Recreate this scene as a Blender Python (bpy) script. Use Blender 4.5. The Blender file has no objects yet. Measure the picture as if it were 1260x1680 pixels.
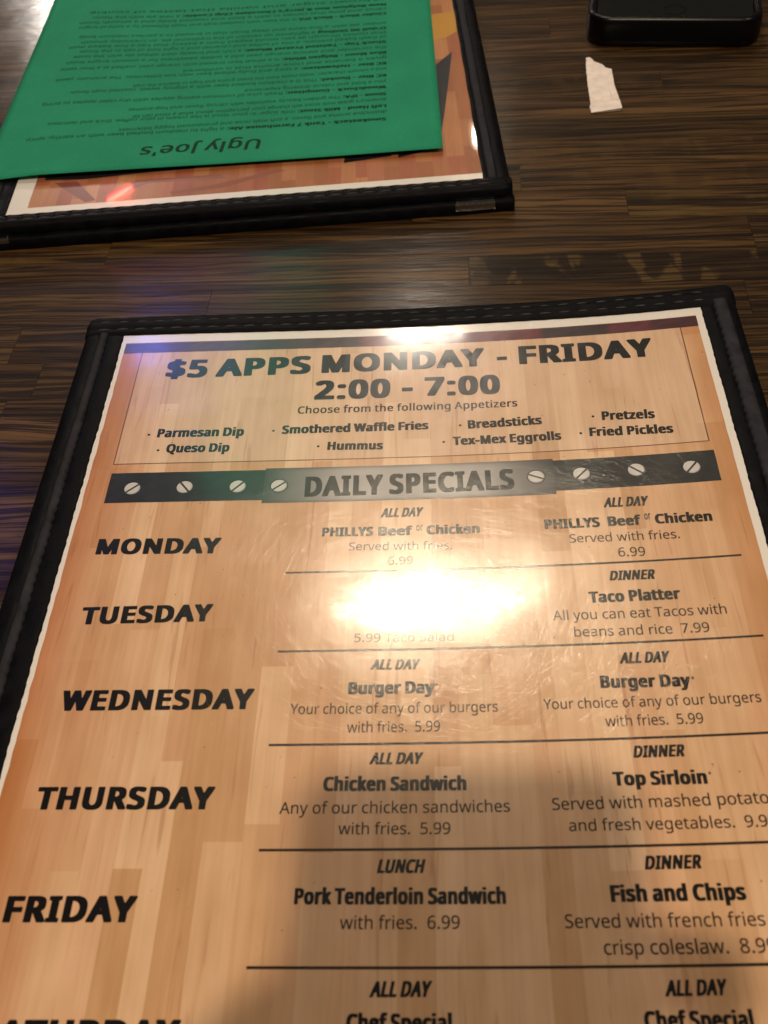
import bpy, bmesh, math, random, json
from mathutils import Matrix, Vector, Euler
random.seed(7)
R = math.radians
scene = bpy.context.scene
col = scene.collection

# ---------------------------------------------------------------- camera
cam_d = bpy.data.cameras.new('camera')
cam_d.sensor_fit = 'HORIZONTAL'
cam_d.sensor_width = 2.9016
cam_d.lens = 4.0
cam_d.clip_start = 0.01
cam_d.clip_end = 50
cam = bpy.data.objects.new('camera', cam_d)
col.objects.link(cam)
CAM = Vector((0.12283895, -0.31371496, 0.25393038))
CROT = Matrix.Rotation(0.02066209, 3, 'Z') @ Matrix.Rotation(0.0669099, 3, 'Y') @ Matrix.Rotation(0.7179168, 3, 'X')
cam.matrix_world = Matrix.Translation(CAM) @ CROT.to_4x4()
cam_d.dof.use_dof = True
cam_d.dof.focus_distance = 0.37
cam_d.dof.aperture_fstop = 2.3
scene.camera = cam

# ---------------------------------------------------------------- world, exposure
world = bpy.data.worlds.new('World')
scene.world = world
world.use_nodes = True
wb = world.node_tree.nodes['Background']
wb.inputs[0].default_value = (1.0, 0.80, 0.66, 1)
wb.inputs[1].default_value = 0.045
scene.view_settings.view_transform = 'Standard'
scene.view_settings.look = 'None'
scene.view_settings.gamma = 1
scene.view_settings.exposure = 0.05
scene.cycles.max_bounces = 6
scene.cycles.sample_clamp_indirect = 4

# ---------------------------------------------------------------- lamps of the room, and one added fill
def lamp(name, loc, target, power, color, sx, sy=None, shape='ELLIPSE', along=None):
    d = bpy.data.lights.new(name, 'AREA')
    d.shape = shape
    d.size = sx
    d.size_y = sy if sy else sx
    d.energy = power
    d.color = color
    o = bpy.data.objects.new(name, d)
    col.objects.link(o)
    q = (Vector(target) - Vector(loc)).to_track_quat('-Z', 'Y')
    m = q.to_matrix()
    if along:
        Z = m.col[2]; X = Vector(along); X = (X - X.dot(Z) * Z).normalized(); Y = Z.cross(X)
        m = Matrix((X, Y, Z)).transposed()
    o.matrix_world = Matrix.Translation(loc) @ m.to_4x4()
    return o
lamp('pendant_lamp', (0.082, 0.608, 1.0), (0.11, -0.127, 0), 4.0, (1.0, 0.83, 0.60), 0.25, 0.082)
lamp('bar_lamp', (0.072, 1.225, 1.0), (0.11, 0, 0), 1.0, (1.0, 0.88, 0.74), 0.13, 0.035)
lamp('ceiling_lamp', (0.112, -0.74, 1.2), (0.11, -0.1, 0), 10.8, (1.0, 0.80, 0.60), 0.05, 0.04)
lamp('side_fill', (1.1, -0.55, 1.35), (0.1, -0.05, 0), 5.6, (1.0, 0.84, 0.68), 0.25, 0.25)  # added fill from the side, lifts the page shadow; no lamp known there
lamp('wall_lamp', (-0.885, 2.50, 1.0), (-0.08, 0.2, 0), 6.0, (1.0, 0.90, 0.80), 0.10, 0.22)
lamp('small_bulb', (0.207, 1.894, 1.0), (0.13, 0.1, 0), 0.35, (1.0, 0.85, 0.62), 0.022, 0.05)
lamp('blue_stage_lamp', (-0.408, 1.201, 1.0), (0.02, 0, 0), 0.35, (0.16, 0.20, 1.0), 0.09, 0.06)
lamp('violet_stage_lamp', (-0.30, 1.23, 1.0), (0.02, 0, 0), 0.10, (0.6, 0.10, 0.7), 0.16, 0.08)
lamp('green_stage_lamp', (-0.215, 1.03, 1.0), (0.05, -0.05, 0), 0.22, (0.03, 1.0, 0.5), 0.22, 0.40)
lamp('ultramarine_stage_lamp', (-0.66, 0.80, 1.0), (-0.02, -0.1, 0), 0.28, (0.07, 0.05, 1.0), 0.16, 0.16)
lamp('pink_stage_lamp', (-0.33, 1.50, 1.0), (0.02, 0.05, 0), 0.12, (0.75, 0.25, 0.8), 0.25, 0.2)
lamp('teal_stage_lamp', (-0.19, 1.48, 1.0), (0.05, 0.05, 0), 0.14, (0.05, 0.9, 0.6), 0.16, 0.2)
lamp('red_laser_strip', (-0.582, 1.72, 1.0), (-0.017, 0.088, 0), 0.26, (1.0, 0.03, 0.02), 0.060, 0.0045, 'RECTANGLE', (.62, .78, 0))

# ---------------------------------------------------------------- node helpers
def new_mat(name):
    m = bpy.data.materials.new(name)
    m.use_nodes = True
    nt = m.node_tree
    return m, nt, nt.nodes['Principled BSDF']
def nd(nt, t, **kw):
    n = nt.nodes.new(t)
    for k, v in kw.items():
        setattr(n, k, v)
    return n
def mathn(nt, op, a, b=None, c=None, clamp=False):
    n = nt.nodes.new('ShaderNodeMath'); n.operation = op; n.use_clamp = clamp
    for i, v in enumerate((a, b, c)):
        if v is None: continue
        if isinstance(v, (int, float)): n.inputs[i].default_value = v
        else: nt.links.new(v, n.inputs[i])
    return n.outputs[0]
def mapr(nt, v, a, b, c=0.0, d=1.0, clamp=True):
    n = nt.nodes.new('ShaderNodeMapRange'); n.clamp = clamp
    nt.links.new(v, n.inputs[0])
    for i, q in enumerate((a, b, c, d)): n.inputs[i + 1].default_value = q
    return n.outputs[0]
def coords(nt, vec, scale=(1, 1, 1), rot=(0, 0, 0), loc=(0, 0, 0)):
    n = nt.nodes.new('ShaderNodeMapping')
    n.vector_type = 'TEXTURE' if False else 'POINT'
    n.inputs['Scale'].default_value = scale
    n.inputs['Rotation'].default_value = rot
    n.inputs['Location'].default_value = loc
    nt.links.new(vec, n.inputs[0]); return n.outputs[0]
def rotated(nt, vec, ang):
    n = nt.nodes.new('ShaderNodeVectorRotate'); n.rotation_type = 'Z_AXIS'
    n.inputs['Angle'].default_value = ang
    nt.links.new(vec, n.inputs[0]); return n.outputs[0]
def noise(nt, vec, scale, detail=2.0, rough=0.5, dist=0.0):
    n = nt.nodes.new('ShaderNodeTexNoise')
    n.inputs['Scale'].default_value = scale
    n.inputs['Detail'].default_value = detail
    n.inputs['Roughness'].default_value = rough
    n.inputs['Distortion'].default_value = dist
    if vec is not None: nt.links.new(vec, n.inputs['Vector'])
    return n.outputs[0]
def mixc(nt, fac, a, b, mode='MIX'):
    n = nt.nodes.new('ShaderNodeMix'); n.data_type = 'RGBA'; n.blend_type = mode
    for sock, v in ((n.inputs[0], fac), (n.inputs[6], a), (n.inputs[7], b)):
        if isinstance(v, (int, float)): sock.default_value = v
        elif isinstance(v, tuple): sock.default_value = (*v, 1) if len(v) == 3 else v
        else: nt.links.new(v, sock)
    return n.outputs[2]
def bumpn(nt, h, dist, strength=1.0, normal=None):
    n = nt.nodes.new('ShaderNodeBump')
    n.inputs['Distance'].default_value = dist
    n.inputs['Strength'].default_value = strength
    nt.links.new(h, n.inputs['Height'])
    if normal is not None: nt.links.new(normal, n.inputs['Normal'])
    return n.outputs[0]
def pos(nt):
    return nt.nodes.new('ShaderNodeNewGeometry').outputs['Position']

def laminate(nt, b, rough=0.1, wave=1.0):
    """clear scratched plastic over print: coat with wavy, finely scratched normal"""
    P = pos(nt)
    big = noise(nt, P, 28, 1.0)
    n0 = bumpn(nt, big, 0.00020 * wave, 1.0)
    mid = noise(nt, P, 150, 2.0)
    n1 = bumpn(nt, mid, 0.000010 * wave, 1.0, n0)
    tot = None
    for i, (ang, sx, sy, th) in enumerate(((0.3, 60, 4200, .66), (1.15, 50, 3900, .66), (1.9, 64, 4500, .66), (2.6, 54, 4100, .66), (0.75, 120, 4800, .65), (2.25, 110, 4900, .65), (1.5, 26, 2600, .70), (0.1, 26, 2600, .70))):
        v = coords(nt, rotated(nt, P, ang), (sx, sy, 1), loc=(i * 3.1, i * 7.7, 0))
        # slight bending of the scratches
        k = noise(nt, v, 1.0, 0.0)
        s = mapr(nt, k, th, th + 0.07)
        tot = s if tot is None else mathn(nt, 'MAXIMUM', tot, s)
    patch = mapr(nt, noise(nt, P, 22, 2.0), 0.35, 0.6, 0.35, 1.0)
    tot = mathn(nt, 'MULTIPLY', tot, patch)
    n2 = bumpn(nt, tot, 0.0000035 * wave, 1.0, n1)
    b.inputs['Coat Weight'].default_value = 1.0
    b.inputs['Coat IOR'].default_value = 1.5
    smudge = mapr(nt, noise(nt, P, 60, 3.0), 0.35, 0.7, rough * 0.75, rough * 1.5)
    r2 = mathn(nt, 'ADD', smudge, mathn(nt, 'MULTIPLY', tot, 0.05))
    nt.links.new(r2, b.inputs['Coat Roughness'])
    nt.links.new(n2, b.inputs['Coat Normal'])
    nt.links.new(n2, b.inputs['Normal'])
    b.inputs['Roughness'].default_value = 0.30
    b.inputs['Specular IOR Level'].default_value = 0.25

def print_mat(name, base=None, use_col=False, grain=False, rough=0.1, wave=1.0):
    m, nt, b = new_mat(name)
    if use_col:
        a = nd(nt, 'ShaderNodeVertexColor', layer_name='Col')
        c = a.outputs[0]
        if grain:
            P = pos(nt)
            wob = noise(nt, coords(nt, P, (160, 14, 1)), 1.0, 1.0)
            n = nt.nodes.new('ShaderNodeVectorMath'); n.operation = 'SCALE'
            sx = coords(nt, P, (520, 17, 1))
            g1 = noise(nt, sx, 1.0, 3.0, 0.6, 0.6)
            c = mixc(nt, 1.0, c, mixc(nt, mapr(nt, g1, .3, .7), (.93, .90, .86), (1.05, 1.05, 1.04)), 'MULTIPLY')
            g2 = noise(nt, coords(nt, P, (420, 20, 1), loc=(4, 2, 0)), 1.0, 2.0, 0.5, 1.4)
            c = mixc(nt, mapr(nt, g2, .63, .72, 0, .38), c, (.30, .11, .035))
            g3 = noise(nt, coords(nt, P, (90, 40, 1), loc=(1, 9, 0)), 1.0, 2.0)
            c = mixc(nt, 1.0, c, mixc(nt, mapr(nt, g3, .3, .7), (.92, .88, .82), (1.05, 1.05, 1.06)), 'MULTIPLY')
            # finger marks, specks
            g4 = noise(nt, P, 700, 1.0)
            c = mixc(nt, mapr(nt, g4, .79, .82, 0, .7), c, (.08, .04, .02))
        nt.links.new(c, b.inputs['Base Color'])
    else:
        P = pos(nt)
        v = noise(nt, P, 1500, 2.0)
        c = mixc(nt, mapr(nt, v, .35, .7, 0, 1), tuple(x * .97 for x in base), tuple(min(1, x * 1.03) for x in base))
        nt.links.new(c, b.inputs['Base Color'])
    laminate(nt, b, rough, wave)
    return m

M_PAPER = print_mat('laminated_white_paper', (.70, .67, .62))
M_PRINT = print_mat('printed_maple', use_col=True, grain=True)
M_PRINT2 = print_mat('printed_cherry', use_col=True, grain=True, rough=.012, wave=.05)
M_FLAT = print_mat('printed_colours', use_col=True)
M_FLAT2 = print_mat('printed_shapes', use_col=True, rough=.012, wave=.05)
M_INK = print_mat('black_ink', (.0035, .0033, .0035))
M_INKBROWN = print_mat('brown_black_ink', (.018, .010, .007))
M_LINE = print_mat('thin_brown_ink', (.13, .06, .03))

def leather(name, base, rough=0.42, scale=1.0):
    m, nt, b = new_mat(name)
    P = pos(nt)
    v = nd(nt, 'ShaderNodeTexVoronoi'); v.feature = 'SMOOTH_F1'
    v.inputs['Scale'].default_value = 1500 * scale
    nt.links.new(P, v.inputs['Vector'])
    h = mathn(nt, 'ADD', v.outputs[0], mathn(nt, 'MULTIPLY', noise(nt, P, 420, 3.0), 1.2))
    nn = bumpn(nt, h, 0.00007, 0.8)
    nt.links.new(nn, b.inputs['Normal'])
    w = mapr(nt, noise(nt, P, 170, 3.0), .35, .75)
    nt.links.new(mixc(nt, w, base, tuple(x * 1.9 + .001 for x in base)), b.inputs['Base Color'])
    nt.links.new(mapr(nt, w, 0, 1, rough * .8, rough * 1.3), b.inputs['Roughness'])
    b.inputs['Specular IOR Level'].default_value = 0.06
    return m
M_LEATHER = leather('black_leatherette', (.0022, .0022, .0030), .55)
M_EDGE = leather('lit_edge_tape', (.018, .018, .021), .65)  # paler grey puts the light caught by the raised ridge into the colour
M_THREAD = leather('grey_black_thread', (.036, .036, .038), .5, 2)

def simple(name, base, rough, metal=0.0, spec=0.5, nscale=None, nd_=0.0):
    m, nt, b = new_mat(name)
    P = pos(nt)
    k = noise(nt, P, nscale or 300, 3.0)
    nt.links.new(mixc(nt, k, tuple(x * .75 for x in base), tuple(min(1, x * 1.25) for x in base)), b.inputs['Base Color'])
    b.inputs['Roughness'].default_value = rough
    b.inputs['Metallic'].default_value = metal
    b.inputs['Specular IOR Level'].default_value = spec
    if nd_:
        nt.links.new(bumpn(nt, k, nd_), b.inputs['Normal'])
    return m
M_METAL = simple('worn_nickel', (.38, .38, .37), .20, 1.0, nscale=400, nd_=.0001)
M_CASE = simple('black_rubber_case', (.002, .002, .0025), .30, 0, .25, 900, .00003)
M_GLASS = simple('dark_phone_screen', (.006, .008, .007), .12, 0, .5, 50)
M_PORT = simple('black_hollow', (.003, .003, .003), .6)
M_SCRAP = simple('torn_white_paper', (.74, .66, .60), .8, 0, .2, 260, .00012)
M_BOARD = leather('black_board', (.004, .004, .005), .6)

def green_paper():
    m, nt, b = new_mat('green_copier_paper')
    P = pos(nt)
    f = noise(nt, P, 1400, 3.0, .6)
    c = mixc(nt, mapr(nt, f, .3, .7), (.015, .210, .115), (.021, .258, .142))
    c2 = mixc(nt, mapr(nt, noise(nt, P, 40, 2.0), .35, .65), (.94, .94, .94), (1.06, 1.05, 1.05))
    nt.links.new(mixc(nt, 1.0, c, c2, 'MULTIPLY'), b.inputs['Base Color'])
    b.inputs['Roughness'].default_value = .75
    b.inputs['Specular IOR Level'].default_value = .08
    nt.links.new(bumpn(nt, mathn(nt, 'ADD', f, mathn(nt, 'MULTIPLY', noise(nt, P, 30, 1.0), 6.0)), .00008), b.inputs['Normal'])
    return m
M_GREEN = green_paper()
M_GINK = simple('toner_on_green', (.004, .036, .020), .7, 0, .08)

def oak():
    m, nt, b = new_mat('dark_stained_oak')
    info = nd(nt, 'ShaderNodeObjectInfo')
    tc = nd(nt, 'ShaderNodeTexCoord')
    P = tc.outputs['Object']
    off = nt.nodes.new('ShaderNodeVectorMath'); off.operation = 'MULTIPLY_ADD'
    comb = nd(nt, 'ShaderNodeCombineXYZ')
    for i in range(3): nt.links.new(info.outputs['Random'], comb.inputs[i])
    nt.links.new(comb.outputs[0], off.inputs[0]); off.inputs[1].default_value = (37, 53, 11)
    nt.links.new(P, off.inputs[2])
    Q = off.outputs[0]
    # bend the grain
    bend = noise(nt, coords(nt, Q, (9, 26, 1)), 1.0, 2.0)
    bv = nd(nt, 'ShaderNodeCombineXYZ')
    nt.links.new(mathn(nt, 'MULTIPLY', mathn(nt, 'SUBTRACT', bend, .5), 0.012), bv.inputs[1])
    add = nt.nodes.new('ShaderNodeVectorMath'); add.operation = 'ADD'
    nt.links.new(Q, add.inputs[0]); nt.links.new(bv.outputs[0], add.inputs[1])
    Q2 = add.outputs[0]
    lines = noise(nt, coords(nt, Q2, (15, 650, 1)), 1.0, 3.0, .62, .2)
    pores = mapr(nt, lines, .48, .555)
    fine = noise(nt, coords(nt, Q2, (60, 1700, 1)), 1.0, 2.0)
    finep = mapr(nt, fine, .52, .70)
    broad = noise(nt, coords(nt, Q2, (5.5, 170, 1)), 1.0, 4.0, .62, .5)
    base = mixc(nt, mapr(nt, broad, .36, .64), (.028, .0140, .0050), (.110, .0600, .0205))
    # paler flecks in some planks
    fl = noise(nt, coords(nt, Q, (105, 44, 1), loc=(3, 1, 0)), 1.0, 2.0, .5, .5)
    flm = mathn(nt, 'MULTIPLY', mapr(nt, fl, .53, .60), mapr(nt, info.outputs['Alpha'], 0.5, 0.4, 0.0, 1.0))
    base = mixc(nt, 1.0, base, info.outputs['Color'], 'MULTIPLY')
    base = mixc(nt, mathn(nt, 'MULTIPLY', flm, .8), base, (.092, .055, .018))
    dark = mathn(nt, 'MULTIPLY', mathn(nt, 'MAXIMUM', pores, mathn(nt, 'MULTIPLY', finep, .45)), .84)
    c = mixc(nt, dark, base, (.0065, .0035, .0020))
    nt.links.new(c, b.inputs['Base Color'])
    h = mathn(nt, 'MULTIPLY', dark, -1.0)
    W = pos(nt)
    n1 = bumpn(nt, h, .00012, .7)
    lac = noise(nt, coords(nt, W, (1, 2.2, 1)), 70, 2.0)
    n2 = bumpn(nt, mathn(nt, 'ADD', mathn(nt, 'MULTIPLY', dark, -.07), lac), .00011, 1.0)
    nt.links.new(n1, b.inputs['Normal'])
    nt.links.new(n2, b.inputs['Coat Normal'])
    b.inputs['Roughness'].default_value = .55
    b.inputs['Specular IOR Level'].default_value = .10
    b.inputs['Coat Weight'].default_value = .30
    nt.links.new(mapr(nt, noise(nt, W, 40, 3.0), .3, .7, .12, .20), b.inputs['Coat Roughness'])
    return m
M_OAK = oak()

# ---------------------------------------------------------------- mesh helpers
def link(name, me, mats, parent=None, smooth=False):
    for m in (mats if isinstance(mats, (list, tuple)) else [mats]):
        me.materials.append(m)
    if smooth:
        for p in me.polygons: p.use_smooth = True
    o = bpy.data.objects.new(name, me)
    col.objects.link(o)
    if parent is not None: o.parent = parent
    return o
def pymesh(name, verts, faces, mats, parent=None, cols=None, midx=None, smooth=False):
    me = bpy.data.meshes.new(name)
    me.from_pydata(verts, [], faces)
    if cols is not None:
        ca = me.color_attributes.new('Col', 'FLOAT_COLOR', 'POINT')
        for i, c in enumerate(cols): ca.data[i].color = (c[0], c[1], c[2], 1)
    if midx is not None:
        for p, k in zip(me.polygons, midx): p.material_index = k
    me.update()
    return link(name, me, mats, parent, smooth)
def empty(name, loc=(0, 0, 0), rz=0.0):
    o = bpy.data.objects.new(name, None)
    o.empty_display_size = .02
    o.location = loc; o.rotation_euler = (0, 0, rz)
    col.objects.link(o)
    return o
def tag(o, label=None, cat=None, group=None, kind=None):
    if label: o['label'] = label
    if cat: o['category'] = cat
    if group: o['group'] = group
    if kind: o['kind'] = kind
    return o

# ---------------------------------------------------------------- table of narrow oak planks
TZ = -0.007
table = empty('wooden_table', (0.2, 0.0974, TZ), R(-2.0))
tag(table, 'dark stained oak table top of narrow glossy planks under the menus', 'table')
def plank(x0, x1, y0, y1, tint, fleck):
    g = 0.00007
    zt = random.uniform(-0.00002, 0.0)
    x0 += g; x1 -= g; y0 += g; y1 -= g
    hx, hy = (x1 - x0) / 2, (y1 - y0) / 2
    V = []
    for z in (-0.03, zt):
        V += [(-hx, -hy, z), (hx, -hy, z), (hx, hy, z), (-hx, hy, z)]
    F = [(4, 5, 6, 7)]
    for k in (0,):
        for j in range(4):
            a, b2 = k + j, k + (j + 1) % 4
            F.append((a, b2, b2 + 4, a + 4))
    o = pymesh('plank', V, F, M_OAK, table)
    o.location = ((x0 + x1) / 2, (y0 + y1) / 2, 0)
    o.color = (*tint, 1.0 - fleck)
    return o
# seams measured beside the menus; rows continue beyond them
seams = [0.0, -0.0226, -0.0470, -0.0665, -0.0875]
rows = [(seams[i + 1], seams[i]) for i in range(4)]
y = seams[0]
while y < 0.62:
    w = random.uniform(.019, .0245); rows.append((y, y + w)); y += w
y = seams[-1]
while y > -0.50:
    w = random.uniform(.019, .0245); rows.append((y - w, y)); y -= w
fixed = {0: [-.55, -.31, -.09, .0019, .33, .55], 1: [-.55, -.22, .05, .37, .55], 2: [-.55, -.30, -.0655, .21, .55], 3: [-.55, -.4, -.17, .0415, .27, .55]}
for i, (a, b_) in enumerate(rows):
    if i in fixed: xs = fixed[i]
    else:
        xs = [-.55]
        while xs[-1] < .4: xs.append(xs[-1] + random.uniform(.2, .42))
        xs.append(.62)
    for j in range(len(xs) - 1):
        k = random.uniform(.74, 1.08)
        t = (k, k * random.uniform(.95, 1.03), k * random.uniform(.88, 1.05))
        fl = .54 * (random.random() < .04)
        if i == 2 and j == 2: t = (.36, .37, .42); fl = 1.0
        if i == 0 and j == 3: t = (.85, .88, .80); fl = .56
        if i == 2 and j == 1: t = (1.0, 1.0, .95)
        plank(xs[j], xs[j + 1], a, b_, t, fl)

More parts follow.
